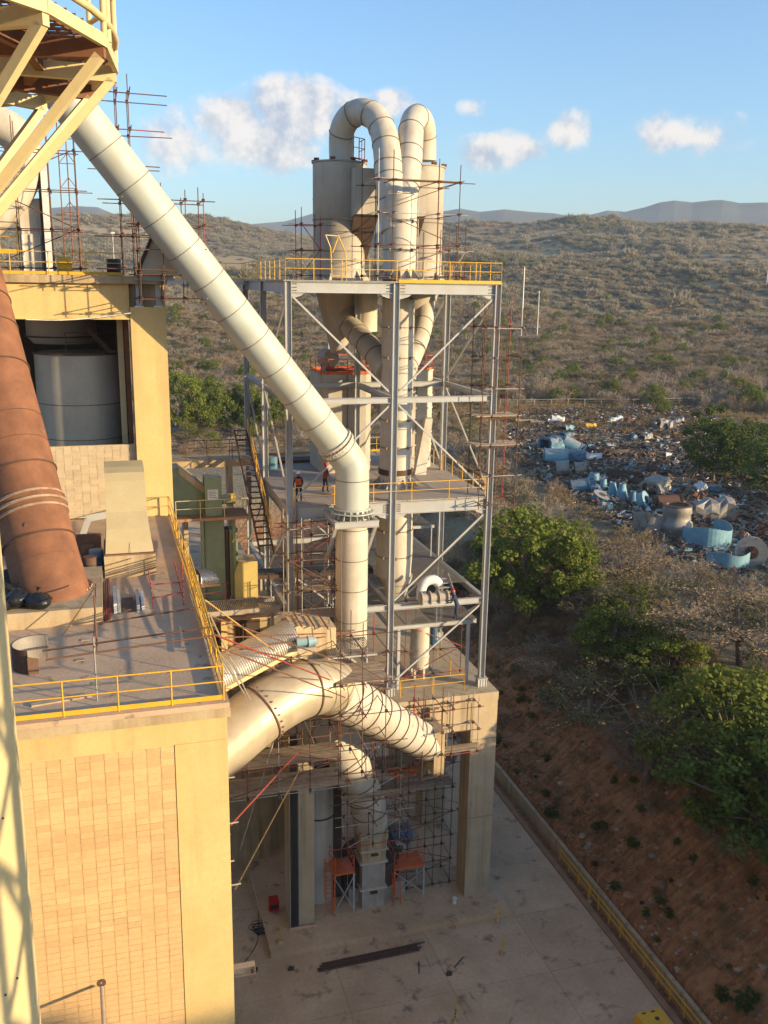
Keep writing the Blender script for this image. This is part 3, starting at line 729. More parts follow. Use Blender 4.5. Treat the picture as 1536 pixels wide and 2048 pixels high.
# equipment on the rear deck
DK = 39.62
railing('yellow guard rail along the front of the rear building deck', [(-13, 50.45, DK), (1.2, 50.45, DK)], sp=1.75)
for k, (lab, px_, mt, hh) in enumerate((('yellow drum standing on the rear deck behind the rail', 130, m_yellow, .9), ('black drum standing on the rear deck by the duct bracket', 228, m_cable, .85))):
    p = ony(px_, 540, 52.2); t = thing('oil_drum', lab, 'drum', (p.x, 52.2, DK)); MB().lathe((p.x, 52.2, DK), [(.36, 0), (.36, .3), (.375, .31), (.36, .33), (.36, .6), (.375, .61), (.36, .63), (.36, hh), (.33, hh)], 20).build('body', mt, t)
t = thing('lamp_post', 'thin pale lamp post on the rear deck', 'lamp', (ony(225, 500, 53).x, 53, DK))
p = ony(225, 468, 53); tubepart(t, 'pole', (p.x, 53, DK), (p.x, 53, p.z), .03, m_silver); MB().mm(p.x - .12, p.x + .12, 52.9, 53.1, p.z, p.z + .1).build('lamp_head', m_white, t)
mast = thing('lattice_mast', 'slender rusty lattice mast rising from the rear deck', 'mast', (ony(145, 500, 56).x, 56, DK))
mx = ony(145, 500, 56).x
for sx_, sy_ in ((-.42, 0), (.42, 0), (0, .6)): tubepart(mast, 'chord', (mx + sx_ * 1.0, 56 + sy_, DK), (mx - .02 + sx_ * .95, 56 + sy_, 47.6), .035, m_rust)
for k in range(6):
    z = DK + .8 + k * 1.25; tubepart(mast, 'lacing', (mx - .42, 56, z), (mx + .42, 56, z), .022, m_rust); tubepart(mast, 'lacing', (mx - .42, 56, z), (mx, 56.6, z + .6), .02, m_rust); tubepart(mast, 'lacing', (mx + .42, 56, z), (mx, 56.6, z + .6), .02, m_rust)
flt = thing('grey_duct_stack', 'bulky grey steel duct assembly standing on the rear deck', 'duct', (-4.6, 58, DK))
q = lambda x, y, Y=57: ony(x, y, Y)
MB().path(smooth_path([q(-60, 470), q(0, 420), q(35, 380), q(52, 330), q(40, 270), q(-20, 240)], 2), .95, 28).build('bent_duct', m_ductw, flt)
MB().loft([q(28, 400), q(100, 395), q(100, 395) + Vector((0, 2, 0)), q(28, 400) + Vector((0, 2, 0))], [q(45, 470), q(96, 470), q(96, 470) + Vector((0, 2, 0)), q(45, 470) + Vector((0, 2, 0))]).build('hopper', m_ductw, flt)
MB().mm(q(46, 500).x, q(96, 500).x, 56.9, 58.6, DK, q(60, 468).z).build('lower_box', m_ductw, flt)
for xx in (46, 62, 80): MB().mm(q(xx, 500).x, q(xx, 500).x + .06, 56.8, 56.9, DK, q(60, 470).z).build('stiffener', m_white, flt)
MB().mm(q(92, 500).x, q(104, 500).x, 56.4, 57.0, DK, q(92, 300).z).build('steel_leg', m_white, flt)
MB().mm(q(86, 500).x, q(92, 500).x, 56.6, 57.2, DK, q(92, 280).z).build('steel_leg', m_dark, flt)
railing('yellow ladder guard at the left end of the rear deck', [(q(0, 500, 51.5).x, 51.5, 40.6), (q(36, 500, 51.5).x, 51.5, 40.6)], h=1.5, sp=1.3, toe=.2)
# ------------------------------------------------------------ round stack beside the photographer, with its ring platform
stack = thing('steel_stack', 'cream painted steel stack close beside the photographer with a ring platform', 'stack', (-3.43, 11.0, 0))
SC = Vector((-3.43, 11.0, 0)); SR = 2.2
MB().lathe((SC.x, SC.y, 0), [(SR, 0), (SR, 52)], 72).build('shell', m_cream2, stack)
for z in (31.5, 33.6, 35.4, 37.5): 
    for k in range(-6, 7):
        a = R(-62 + k * 7); c = SC + Vector((SR * math.cos(a), SR * math.sin(a), z)); MB().tube(c, c + Vector((.02 * math.cos(a), .02 * math.sin(a), 0)), .012, n=6).build('rivet', m_rustd, stack)
plat = thing('ring_platform', 'cream steel ring platform with grating floor bracketed off the stack', 'platform', (-3.43, 11.0, 41.6))
PO = 3.72; PZ = 41.62; NS = 20
def pol(r_, a, z): return Vector((SC.x + r_ * math.cos(a), SC.y + r_ * math.sin(a), z))
angs = [R(-69 + 18 * k) for k in range(8)]
for a, b in zip(angs[:-1], angs[1:]):
    MB().bar(pol(PO, a, PZ + .05), pol(PO, b, PZ + .05), .05, .11).build('edge_channel', m_cream2, plat)
    MB().bar(pol(SR + .1, a, PZ + .05), pol(SR + .1, b, PZ + .05), .07, .2).build('inner_channel', m_rust, plat)
    MB().bar(pol((SR + PO) / 2, a, PZ + .03), pol((SR + PO) / 2, b, PZ + .03), .08, .16).build('mid_channel', m_rust, plat)
    g = MB()
    n = 12
    for k in range(n):
        r_ = SR + .16 + (PO - SR - .22) * k / (n - 1); g.bar(pol(r_, a, PZ + .13), pol(r_, b, PZ + .13), .006, .03)
    for k in range(7):
        an = a + (b - a) * (k + .5) / 7; g.bar(pol(SR + .14, an, PZ + .13), pol(PO - .05, an, PZ + .13), .006, .03)
    o = g.build('grating', m_rust, plat); o['kind'] = 'stuff'
for k, a in enumerate(angs):
    MB().bar(pol(SR, a, PZ - .02), pol(PO, a, PZ - .02), .09, .16).build('radial_beam', m_rust if k % 2 else m_cream2, plat)
    MB().bar(pol(PO - .05, a, PZ - .08), pol(SR, a, PZ - 1.75), .09, .09).build('strut', m_cream2, plat)
    tubepart(plat, 'post', pol(PO, a, PZ + .1), pol(PO, a, PZ + 1.35), .03, m_cream2, 10)
    if k in (3, 4): tubepart(plat, 'gate_post', pol(PO - .02, a + R(4), PZ + .1), pol(PO - .02, a + R(4), PZ + 2.4), .035, m_cream2, 10)
for zz_, rr in ((.24, .035), (.72, .028), (1.3, .032)):
    MB().path([pol(PO, R(-69 + 6 * k), PZ + zz_) for k in range(23)], rr, 8).build('hand_rail', m_cream2, plat)
# unseen lattice mast, added only to throw a lattice shadow on the stack
lt = thing('shadow_mast', 'unseen lattice steel mast added to throw a lattice shadow on the stack', 'mast', (10.0, 1.9, 0))
for sx_, sy_ in ((-.5, -.5), (.5, -.5), (.5, .5), (-.5, .5)): MB().bar((10 + sx_, 1.9 + sy_, 0), (10 + sx_, 1.9 + sy_, 41.5), .13).build('leg', m_steeld, lt)
cn = [(-.5, -.5), (.5, -.5), (.5, .5), (-.5, .5)]
for k in range(12, 39):
    for i in range(4):
        a, b = cn[i], cn[(i + 1) % 4]
        if (k + i) % 2: a, b = b, a
        MB().bar((10 + a[0], 1.9 + a[1], k * 1.05), (10 + b[0], 1.9 + b[1], k * 1.05 + 1.05), .09).build('lacing', m_steeld, lt)

# ------------------------------------------------------------ diagonal gas duct
dg = thing('diagonal_gas_duct', 'long pale grey gas duct sloping down to an elbow in front of the tower', 'duct', (12.85, 49.5, 26.6))
T0 = ony(70, 105, 46.6); T1 = ony(126, 187, 46.9); E0 = ony(676, 893, 49.5); VX, VY = 12.87, 49.5
r_dg = .93
d_ = (E0 - T1).normalized()
duct_run(dg, [T1 - d_ * 3, T1, E0], r_dg, m_duct, joints=[(.16 + .0757 * k) for k in range(12)], jr=1.012, jh=.035)
elb = smooth_path([E0 - d_ * .1, E0 + d_ * .9, Vector((VX, VY, 29.6)), Vector((VX, VY, 28.2)), Vector((VX, VY, 27.1))], 3)
duct_run(dg, elb, r_dg * 1.005, m_duct, joints=(.08, .55), jr=1.015, name='elbow')
for k, o_ in enumerate((-.35, -.1)):
    MB().ring(E0 + d_ * o_, d_, r_dg * .98, r_dg * 1.13, .09, 40).build('expansion_flange', m_ductw, dg)
    for j in range(28):
        a = 2 * math.pi * j / 28; A1 = d_.cross(Vector((0, 1, 0))).normalized(); B1 = A1.cross(d_)
        c = E0 + d_ * (o_ + .06) + (A1 * math.cos(a) + B1 * math.sin(a)) * r_dg * 1.09; MB().tube(c, c + d_ * .07, .025, n=6).build('bolt', m_ductw, dg)
MB().ring((VX, VY, 27.28), (0, 0, 1), r_dg * .98, r_dg * 1.12, .08, 40).build('seat_flange', m_duct, dg)
MB().ring((VX, VY, 27.08), (0, 0, 1), r_dg * .98, r_dg * 1.3, .06, 40).build('seat_flange', m_duct, dg)
for j in range(20):
    a = 2 * math.pi * j / 20; u_ = Vector((math.cos(a), math.sin(a), 0)); c = Vector((VX, VY, 0))
    MB().prism([c + u_ * r_dg + Vector((0, 0, 26.78)), c + u_ * (r_dg + .33) + Vector((0, 0, 26.78)), c + u_ * (r_dg + .1) + Vector((0, 0, 27.24)), c + u_ * r_dg + Vector((0, 0, 27.24))], u_.cross(Vector((0, 0, 1))) * .03).build('gusset', m_duct, dg)
duct_run(dg, [(VX, VY, 26.9), (VX, VY, 25.6), (VX, VY, 23), (VX, VY, 19.2)], r_dg * .985, m_ductw, joints=(.1, .33, .56, .80), jr=1.02, name='drop_section')
MB().bar((VX - .75, VY - .62, 26.5), (VX - .72, VY - .62, 19.6), .05, .05).build('stiffener', m_weld, dg)
sb = thing('duct_seat_frame', 'grey steel seat frame carrying the vertical drop of the gas duct off the tower', 'bracket', (VX, VY, 26.5))
for s2_ in (-1, 1):
    MB().ibeam((VX + s2_ * 1.15, 48.4, 26.6), (VX + s2_ * 1.15, 51.4, 26.6), .34, .2).build('side_beam', m_steel, sb)
    MB().bar((VX + s2_ * 1.15, 48.6, 26.45), (VX + s2_ * 1.15, 51.3, 23.4), .16, .16).build('knee_brace', m_steel, sb)
MB().ibeam((VX - 1.25, 48.4, 26.58), (VX + 1.25, 48.4, 26.58), .38, .22).build('front_beam', m_steel, sb)
MB().ibeam((VX - 1.25, 50.5, 26.58), (VX + 1.25, 50.5, 26.58), .32, .22).build('rear_beam', m_steel, sb)
# bracket on the rear building
br = thing('duct_saddle', 'grey steel saddle bracket propping the gas duct on the rear deck edge', 'bracket', (2.4, 50, 38.1))
s0 = [ony(272, 548, 50.0), ony(312, 462, 49.0), ony(352, 520, 49.4), ony(366, 533, 49.6), ony(352, 552, 50.0)]
MB().prism(s0, (0, .25, 0)).build('saddle_plate', m_duct, br)
MB().prism([p + Vector((0, .9, 0)) for p in s0], (0, .2, 0)).build('saddle_plate', m_duct, br)
MB().prism([ony(270, 548, 49.9), ony(303, 470, 49), ony(309, 470, 49), ony(277, 550, 49.9)], (0, 1.2, 0)).build('edge_plate', m_dark, br)
MB().ibeam(ony(268, 552, 50.3), ony(350, 555, 50.3), .38, .3).build('cross_beam', m_duct, br)
for px_ in (277, 316):
    a = ony(px_, 605, 50.7); MB().mm(a.x - .12, a.x + .12, 50.55, 50.85, 38.12, 39.3).build('prop', m_steel, br)
    MB().mm(a.x - .22, a.x + .24, 50.52, 51, 38.1, 38.16).build('foot_plate', m_white, br)

# ------------------------------------------------------------ concrete support table
tb = thing('concrete_table', 'tall stained concrete table whose columns carry the steel tower', 'concrete table', (15.9, 50.3, .34))
ZT = 14.75
MB().mm(9.0, 22.65, 50.3, 68, 14.2, ZT).build('top_slab', m_conc, tb)
MB().mm(10.9, 20.85, 50.33, 51.7, 12.35, 14.198).build('front_beam', m_conc, tb)
MB().mm(9.05, 10.8, 52, 67.5, 12.6, 14.198).build('side_beam', m_conc, tb)
MB().mm(20.95, 22.5, 52, 67.5, 12.6, 14.198).build('side_beam', m_conc, tb)
for x0, x1 in ((9.3, 10.85), (20.88, 22.62)):
    for y0 in (50.315, 59, 66.2): MB().mm(x0, x1, y0, y0 + 1.6, .34, 14.197).build('column', m_conc, tb)
for k in range(2): MB().mm(20.86, 22.64, 50.302, 50.32, 11.6 - k * 5.5, 11.63 - k * 5.5).build('pour_line', m_weld, tb)
t = thing('cable_ladder', 'black cables running down a ladder tray on the front table column', 'cable tray', (9.55, 50.2, .4))
for k in range(7): tubepart(t, 'cable', (9.36 + .065 * k, 50.22, .4), (9.36 + .065 * k, 50.22, 13.4), .024, m_cable)
for s2_ in (9.31, 9.85): MB().mm(s2_ - .02, s2_ + .02, 50.16, 50.3, .36, 13.6).build('side_rail', m_steeld, t)
MB().mm(9.2, 10.95, 50.05, 50.12, .34, .5).build('foot_kerb', m_yard, t)
# downpipe and small pier in front of the table beam
MB().mm(18.0, 18.6, 49.95, 50.3, 9.9, 14.2).build('pier', m_conc, tb)

# ------------------------------------------------------------ steel tower
tw = thing('steel_tower', 'grey steel frame tower of bolted columns beams and diagonal braces', 'steel tower', (15.8, 51.5, ZT))
CX = [9.71, 15.82, 21.92]; CY = [51.5, 59.8, 67.5]; LV = [39.5, 33.15, 27.0, 20.65]
bolts = MB()
for x in CX:
    for y in CY:
        z0 = 15.3
        MB().ibeam((x, y, z0), (x, y, 39.48), .36, .34, .03, (1, 0, 0)).build('column', m_steel, tw)
        ped = MB().mm(x - .26, x + .26, y - .26, y + .26, ZT, 15.24).build('pedestal', m_steel, tw)
        MB().mm(x - .34, x + .34, y - .34, y + .34, 15.241, 15.3).build('base_plate', m_steel, tw)
        for k in range(4): MB().mm(x - .3 + .18 * k, x - .27 + .18 * k, y - .3, y - .26, ZT, 15.24).build('stiffener', m_white, tw)
def beam(a, b, h=.36, w_=.25, name='beam'):
    MB().ibeam(a, b, h, w_, .026).build(name, m_steel, tw)
for li, z in enumerate(LV):
    h = (.58, .34, .72, .36)[li]; zc = z - h / 2 - (.02 if li in (0, 2) else 0)
    for y in CY:
        for a, b in zip(CX[:-1], CX[1:]):
            if li == 1 and y == 67.5: continue
            beam((a + .19, y, zc), (b - .19, y, zc), h)
            if y == 51.5 and li in (0, 2):
                for xx in (a + .22, b - .55):
                    for i in range(3):
                        for j in range(3 if li == 0 else 5):
                            c = Vector((xx + .06 + i * .1, y - .03, zc - h * .3 + j * (h * .6 / (2 if li == 0 else 4)))); bolts.tube(c, c + Vector((0, -.03, 0)), .03, n=6)
                for xx, s2_ in ((a + .19, 1), (b - .19, -1)):
                    MB().prism([(xx, y - .012, zc - h / 2), (xx + s2_ * .75, y - .012, zc - h / 2), (xx + s2_ * .55, y - .012, zc - h / 2 - .16), (xx, y - .012, zc - h / 2 - .32)], (0, .024, 0)).build('gusset', m_steel, tw)
    for x in CX:
        for a, b in zip(CY[:-1], CY[1:]): beam((x, a + .19, zc), (x, b - .19, zc), h)
bo = bolts.build('bolt_heads', m_bolt, tw); bo['kind'] = 'stuff'
def brace(a, b): MB().bar(a, b, .10, .10).build('brace', m_steel, tw)
for (za, zb_), up in (((38.7, 33.4), 0), ((32.7, 27.4), 1), ((26.0, 20.9), 0), ((20.2, 15.6), 0)):
    for y in (51.5, 67.5):
        if y == 51.5 or za < 30:
            for xo in (CX[0], CX[2]):
                s2_ = 1 if xo < 15 else -1
                if y == 51.5 and za == 26.0 and xo < 15: continue
                A_ = (xo + .25 * s2_, y, za); B_ = (CX[1] - .25 * s2_, y, zb_)
                if up: A_, B_ = (xo + .25 * s2_, y, zb_), (CX[1] - .25 * s2_, y, za)
                brace(A_, B_)
    for x in (CX[0], CX[2]):
        for ya, yb_ in zip(CY[:-1], CY[1:]):
            brace((x, ya + .25, zb_ if up else za), (x, yb_ - .25, za if up else zb_))
# decks
for nm, z, x0, x1, y0, y1 in (('top_deck', 39.5, 9.45, 22.15, 51.3, 67.9), ('middle_deck', 27.0, 9.5, 22.1, 51.45, 67.8)):
    if nm == 'top_deck':
        MB().mm(x0, x1, y0, y1, z + .001, z + .07).build(nm, m_grate, tw)
    else:
        npl = 9
        for k in range(npl):
            MB().mm(x0 + (x1 - x0) * k / npl + .008, x0 + (x1 - x0) * (k + 1) / npl - .008, y0, y1, z + .001, z + .06 + random.uniform(0, .01)).build('deck_plate', m_steeld, tw)
MB().mm(9.6, 14, 56, 67.5, 27.07, 27.09).build('deck_sheet', M('deck_sheet', (.32, .29, .27), (.27, .24, .22), .6, .85), tw)
for k in range(4):
    MB().mm(15.9, 21.9, 60 + k * 1.9, 60.1 + k * 1.9, 20.66, 20.7).build('joist', m_steel, tw)
gm = MB()
for k in range(60): gm.mm(16.0 + k * .1, 16.03 + k * .1, 54.5, 67.3, 20.68, 20.72)
o = gm.build('floor_grating', m_grate, tw); o['kind'] = 'stuff'
railing('yellow guard rail round the top deck of the steel tower', [(9.55, 67.6, 39.57), (9.55, 51.35, 39.57), (22.05, 51.35, 39.57), (22.05, 67.6, 39.57)], sp=1.55, toe=0)
tag(MB().mm(15.9, 22.05, 51.28, 51.30, 39.5, 39.68).build('toe_board', m_yellow), 'bright yellow toe board along the sunlit front of the top deck', 'toe board')
railing('yellow guard rail along the front of the middle deck in the tower', [(9.95, 51.3, 27.07), (21.6, 51.3, 27.07)], sp=2.5, toe=0)
railing('yellow guard rail along the far edge of the middle deck', [(10, 67.6, 27.07), (21.8, 67.6, 27.07)], sp=2.5, toe=.15)
railing('yellow guard rail up the tree side of the middle deck', [(21.9, 52.2, 27.07), (21.9, 67.2, 27.07)], sp=1.9, toe=0)
railing('yellow guard rail on the concrete table deck', [(16.4, 51.0, ZT), (20.6, 51.0, ZT), (20.6, 56, ZT)], sp=2.1, toe=0)
t = thing('stile_gate', 'pale yellow self supporting gate frame rising above the top deck rail', 'gate', (14.1, 52, 39.6))
q = lambda x, y: ony(x, y, 52.0)
for a, b in (((663, 540), (661, 495)), ((692, 540), (691, 505)), ((661, 495), (651, 470)), ((691, 505), (676, 470)), ((651, 470), (676, 472)), ((665, 505), (676, 475)), ((663, 552), (692, 552)), ((663, 553), (663, 535)), ((692, 552), (692, 535))):
    tubepart(t, 'tube', q(*a), q(*b), .035, m_cream2 if a[1] < 500 else m_yellow)
# ------------------------------------------------------------ cyclones, goosenecks and riser inside the tower
RX, RY = 17.22, 55.5
def cyclone(cx, cy, r_, lab, side):
    t = thing('cyclone', lab, 'cyclone', (cx, cy, 39.6), 'cyclones on the tower')
    MB().lathe((cx, cy, 0), [(r_, 39.75), (r_, 43.3), (r_ * 1.015, 43.32), (r_ * 1.015, 46.75)], 52).build('barrel', m_cyc, t)
    MB().lathe((cx, cy, 0), [(.5, 34.9), (r_, 39.45)], 52).build('cone', m_cyc, t)
    MB().lathe((cx, cy, 0), [(r_ * 1.06, 46.76), (r_ * 1.06, 46.84), (r_ * .4, 46.95)], 52).build('roof_plate', m_steeld, t)
    for z, h in ((43.31, .06), (44.6, .05), (41.4, .04), (40.2, .05)): MB().ring((cx, cy, z), (0, 0, 1), r_ * .99, r_ * 1.03, h, 52).build('band', m_cyc if h == .05 else m_weld, t)
    for k in range(8):
        a = 2 * math.pi * k / 8 + .3; c = Vector((cx + r_ * 1.0 * math.cos(a), cy + r_ * math.sin(a), 0)); MB().mm(c.x - .14, c.x + .14, c.y - .14, c.y + .14, 46.84, 47.0).build('lifting_lug', m_rustd, t)
    for k in range(6):
        a = 2 * math.pi * k / 6; u_ = Vector((math.cos(a), math.sin(a), 0)); c = Vector((cx, cy, 39.6))
        MB().prism([c + u_ * r_ * .98, c + u_ * (r_ + .45), c + u_ * (r_ + .05) + Vector((0, 0, .6)), c + u_ * r_ * .98 + Vector((0, 0, .6))], u_.cross(Vector((0, 0, 1))) * .04).build('support_foot', m_ductw, t)
    # tangential inlet
    x0, x1 = (cx + .35, cx + r_ + .28) if side > 0 else (cx - r_ - .28, cx - .35)
    MB().loft([(x0, cy - 2.6, 43.6), (x1, cy - 2.6, 43.6), (x1, cy - 2.6, 46.3), (x0, cy - 2.6, 46.3)], [(x0, cy, 42.9), (x1, cy, 42.9), (x1, cy, 46.5), (x0, cy, 46.5)]).build('inlet', m_cyc, t)
    MB().prism([(x0, cy - 2.4, 43.5), (x1, cy - 2.4, 43.5), (x1 - .2, cy - .3, 40.8), (x0 + .2, cy - .3, 40.8)], (0, .1, 0)).build('inlet_shoe', m_dark, t)
    return t
cyclone(14.98, 61.5, 1.66, 'dusty steel cyclone with patched grey barrel on the building side of the riser', 1)
cyclone(20.35, 61.6, 1.62, 'pale steel cyclone on the tree side of the riser', -1)
t = thing('cyclone_outlet', 'short pale vertical pipe hanging beside the cone of the patched cyclone', 'duct', (16.45, 60.4, 36.5))
MB().tube((16.5, 60.2, 36.4), (16.5, 60.2, 39.45), .72, n=30).build('shell', m_ductw, t)
g1 = thing('gooseneck_duct', 'arched gooseneck duct bending over from the patched cyclone to the riser', 'duct', (14.98, 61.5, 46.9), 'gooseneck ducts over the tower')
pa = [(683, 322, 61.5), (682, 285, 61.5), (684, 256, 61.1), (701, 230, 60.4), (728, 221, 59.6), (752, 234, 58.8), (767, 262, 58.0), (774, 300, 57.3), (778, 350, 56.6), (785, 410, 55.9), (791, 462, 55.5)]
duct_run(g1, smooth_path([ony(*p) for p in pa], 2), [.78 + .12 * max(0, (i - 22) / 20) for i in range(len(smooth_path([ony(*p) for p in pa], 2)))], m_ductw, joints=(.13, .25, .36, .47, .57, .68, .74, .86), jr=1.04)
g2 = thing('gooseneck_duct', 'arched gooseneck duct bending over from the tree side cyclone to the riser', 'duct', (20.3, 61.6, 46.9), 'gooseneck ducts over the tower')
pb = [(849, 322, 61.6), (849, 285, 61.6), (848, 255, 61.2), (840, 236, 60.4), (829, 234, 59.4), (822, 256, 58.5), (820, 300, 57.6), (815, 350, 56.8), (806, 405, 56.0), (797, 462, 55.6)]
pp = smooth_path([ony(*p) for p in pb], 2)
duct_run(g2, pp, [.76 + .1 * max(0, (i - 20) / 18) for i in range(len(pp))], m_ductw, joints=(.12, .3, .45, .58, .66, .78, .9), jr=1.04)
rz = thing('riser_duct', 'tall primer coloured riser duct standing through the middle of the tower', 'duct', (RX, RY, 19.3))
MB().lathe((RX, RY, 0), [(1.1, 21.2), (1.16, 22.2), (1.14, 26.2), (1.0, 27.1), (1.0, 34.2), (.97, 40), (1.0, 43.6), (.95, 44.5)], 44).build('shell', m_ductw, rz)
MB().lathe((RX + .15, RY, 0), [(.45, 19.2), (1.1, 21.19)], 44).build('bottom_cone', m_ductw, rz)
for z, rr in ((22.6, 1.16), (24.3, 1.16), (25.7, 1.15), (29.6, 1.01), (31.3, 1.01), (33.2, 1.01), (35.1, 1.0), (36.9, .99), (38.6, .99), (41.4, .99), (43.0, 1.0)):
    MB().ring((RX, RY, z), (0, 0, 1), rr * .985, rr * 1.03, .05, 44).build('seam', m_weld, rz)
    for k in range(3):
        a = R(-60 - 40 * k); MB().mm(RX + rr * 1.04 * math.cos(a) - .05, RX + rr * 1.04 * math.cos(a) + .05, RY + rr * 1.04 * math.sin(a) - .05, RY + rr * 1.04 * math.sin(a) + .05, z - .1, z + .08).build('erection_lug', m_bolt, rz)
MB().ring((RX, RY, 28.05), (0, 0, 1), .98, 1.08, .34, 44).build('dark_collar', m_rustd, rz)
MB().ring((RX, RY, 39.72), (0, 0, 1), .96, 1.5, .06, 44).build('deck_flange', m_steeld, rz)
for k in range(14):
    a = 2 * math.pi * k / 14; u_ = Vector((math.cos(a), math.sin(a), 0)); c = Vector((RX, RY, 0))
    for zz_ in (39.75, 27.1): MB().prism([c + u_ * .98 + Vector((0, 0, zz_)), c + u_ * 1.5 + Vector((0, 0, zz_)), c + u_ * 1.02 + Vector((0, 0, zz_ + .55)), c + u_ * .98 + Vector((0, 0, zz_ + .55))], u_.cross(Vector((0, 0, 1))) * .035).build('gusset', m_steeld, rz)
sp1 = thing('feed_duct', 'dark segmented duct dropping from the patched cyclone cone into the riser', 'duct', (15, 61, 35), 'feed ducts under the cyclones')
duct_run(sp1, smooth_path([ony(688, 600, 61.2), ony(694, 645, 60.6), ony(718, 672, 59), ony(745, 700, 57.3), ony(772, 740, 55.8)], 2), .72, m_cyc, joints=(.28, .45, .62, .8), jr=1.05)
sp2 = thing('feed_duct', 'pale segmented duct dropping from the tree side cyclone cone into the riser', 'duct', (20, 61, 35), 'feed ducts under the cyclones')
duct_run(sp2, smooth_path([ony(850, 600, 61.2), ony(848, 640, 60.4), ony(838, 680, 58.6), ony(820, 720, 57), ony(800, 765, 55.8)], 2), .66, m_ductw, joints=(.25, .42, .6, .8), jr=1.05)
def filter_box(x0, x1, y0, y1, z0, z1, lab, ribs):
    t = thing('filter_housing', lab, 'filter', (x0, y0, z0), 'filter housings on the middle deck')
    ch = .45
    poly = [(x0 + ch, y0), (x1 - ch, y0), (x1, y0 + ch), (x1, y1), (x0, y1), (x0, y0 + ch)]
    MB().prism([(a, b, z0) for a, b in poly], (0, 0, z1 - z0)).build('casing', m_ductw if ribs else m_cyc, t)
    k = 0
    z = z0 + .7
    while z < z1:
        MB().prism([(a + (.04 if a > (x0 + x1) / 2 else -.04), b - .04, z) for a, b in poly], (0, 0, .09)).build('rib', m_ductw if ribs else m_cyc, t); z += .85 if ribs else 2.1
    MB().mm((x0 + x1) / 2 - .03, (x0 + x1) / 2 + .03, y0 - .02, y0, z0, z1).build('seam', m_weld, t)
    railing('orange guard rail on top of the ' + ('ribbed' if ribs else 'plain') + ' filter housing', [(x0 + ch, y0 + .05, z1), (x1 - ch, y0 + .05, z1), (x1 - .05, y0 + ch, z1), (x1 - .05, y1, z1), (x0 + .05, y1, z1), (x0 + .05, y0 + ch, z1), (x0 + ch, y0 + .05, z1)], h=1.0, sp=1.4, mat=m_orange, toe=.18)
    return t
filter_box(13.55, 17.0, 60.2, 64, 27.07, 33.6, 'plain grey filter housing standing on the middle deck behind the riser', 0)
filter_box(19.0, 21.55, 60.8, 64, 27.07, 33.75, 'ribbed cream filter housing standing on the middle deck on the tree side', 1)
t = thing('pipe_stack', 'heap of orange and rusty tubes piled on the plain filter housing', 'pipes', (15, 61, 33.6))
rs3 = random.Random(8)
for k in range(14): tubepart(t, 'tube', (14.3 + rs3.uniform(-.3, .3), 60.6 + .1 * k, 33.65 + rs3.uniform(0, .35)), (16.5 + rs3.uniform(-.3, .3), 60.6 + .1 * k + rs3.uniform(-.4, .4), 33.65 + rs3.uniform(0, .4)), .03, rs3.choice([m_orange, m_rustpipe, m_redpipe]))
t = thing('round_vent', 'dark round vent drum on the plain filter housing', 'vent', (14.6, 62.5, 33.6)); MB().tube((14.5, 61.6, 34.55), (14.5, 63.4, 34.55), .55, n=24).build('drum', m_steeld, t); MB().mm(14.2, 14.8, 61.8, 63.2, 33.6, 34.2).build('stand', m_steeld, t)
t = thing('chute_plate', 'loose pale chute leaning against the ribbed filter housing', 'chute', (19.4, 58.5, 27.1))
MB().prism([(19.4, 58.2, 27.1), (20.2, 58.2, 27.1), (21.2, 60.0, 30.6), (20.7, 60.0, 30.6)], (.02, .5, 0)).build('plate', m_ductw, t)
# top rails and scaffolds round the cyclones
railing('red guard rail on the roof of the patched cyclone', [(15.6, 60.3, 46.95), (16.5, 61, 46.95), (16.5, 62.4, 46.95)], h=1.3, sp=.7, mat=m_redpipe, toe=.1)
scaffold('tube scaffold wrapped round the riser on the top deck', [15.35, 16.2, 18.9, 20.2], [53.6, 57.2], 39.6, 46.2, 1.75, 1, boards=(3,), nbmax=4, over=.6, group='tube scaffolds on the plant', w=(.55, .12, .33))
scaffold('small tube scaffold clinging to the outside of the patched cyclone', [11.9, 13.1], [58.6, 60.2], 39.6, 43.2, 1.5, 2, over=.7, w=(.6, .4, 0))
scaffold('small tube scaffold on the tree side edge of the top deck', [20.9, 22.0], [57, 58.6], 39.6, 42.4, 1.6, 3, over=.5)
scaffold('tall rusty scaffold cage clamped round the corner column of the tower', [20.9, 21.55, 23.2], [50.6, 52.4], 26.5, 38.2, 1.72, 4, boards=(2, 3), over=.25, w=(.78, .06, .16), braces=False)
t = thing('scaffold_ladder', 'rusty ladder tied inside the scaffold cage at the tower corner', 'ladder', (22.6, 51.6, 26.6)); ladder(t, (22.5, 51.4, 26.6), (22.5, 51.6, 37.5), .4, m_rustpipe)
scaffold('tube scaffold beside the building side column of the tower', [9.2, 10.0, 12.2], [49.4, 50.9], 17.0, 26.6, 1.8, 5, boards=(2,), over=.4, w=(.5, .1, .4))
scaffold('tube scaffold hung round the gas duct at the rear deck bracket', [1.9, 3.0, 4.1, 4.95], [47.8, 50.2], 38.3, 43.4, 1.15, 6, over=.5, w=(.8, .15, .05), braces=False)
scaffold('tall tube scaffold climbing beside the upper gas duct', [1.15, 1.7], [47.6, 50.0], 39.7, 48.2, 1.55, 7, over=1.3, w=(.7, .25, .05), braces=False)
scaffold('dark tube scaffold in front of the grey duct on the rear deck', [-5.2, -3.8, -2.2, -.9], [52.5, 54], 39.7, 47.2, 1.9, 9, over=.5, w=(.85, .15, 0), braces=True)
t = thing('column_ladder', 'thin steel ladder fixed to the building side column of the tower', 'ladder', (9.9, 51.1, 15.3)); ladder(t, (9.78, 51.2, 15.4), (9.78, 51.2, 26.6), .3, m_steel)
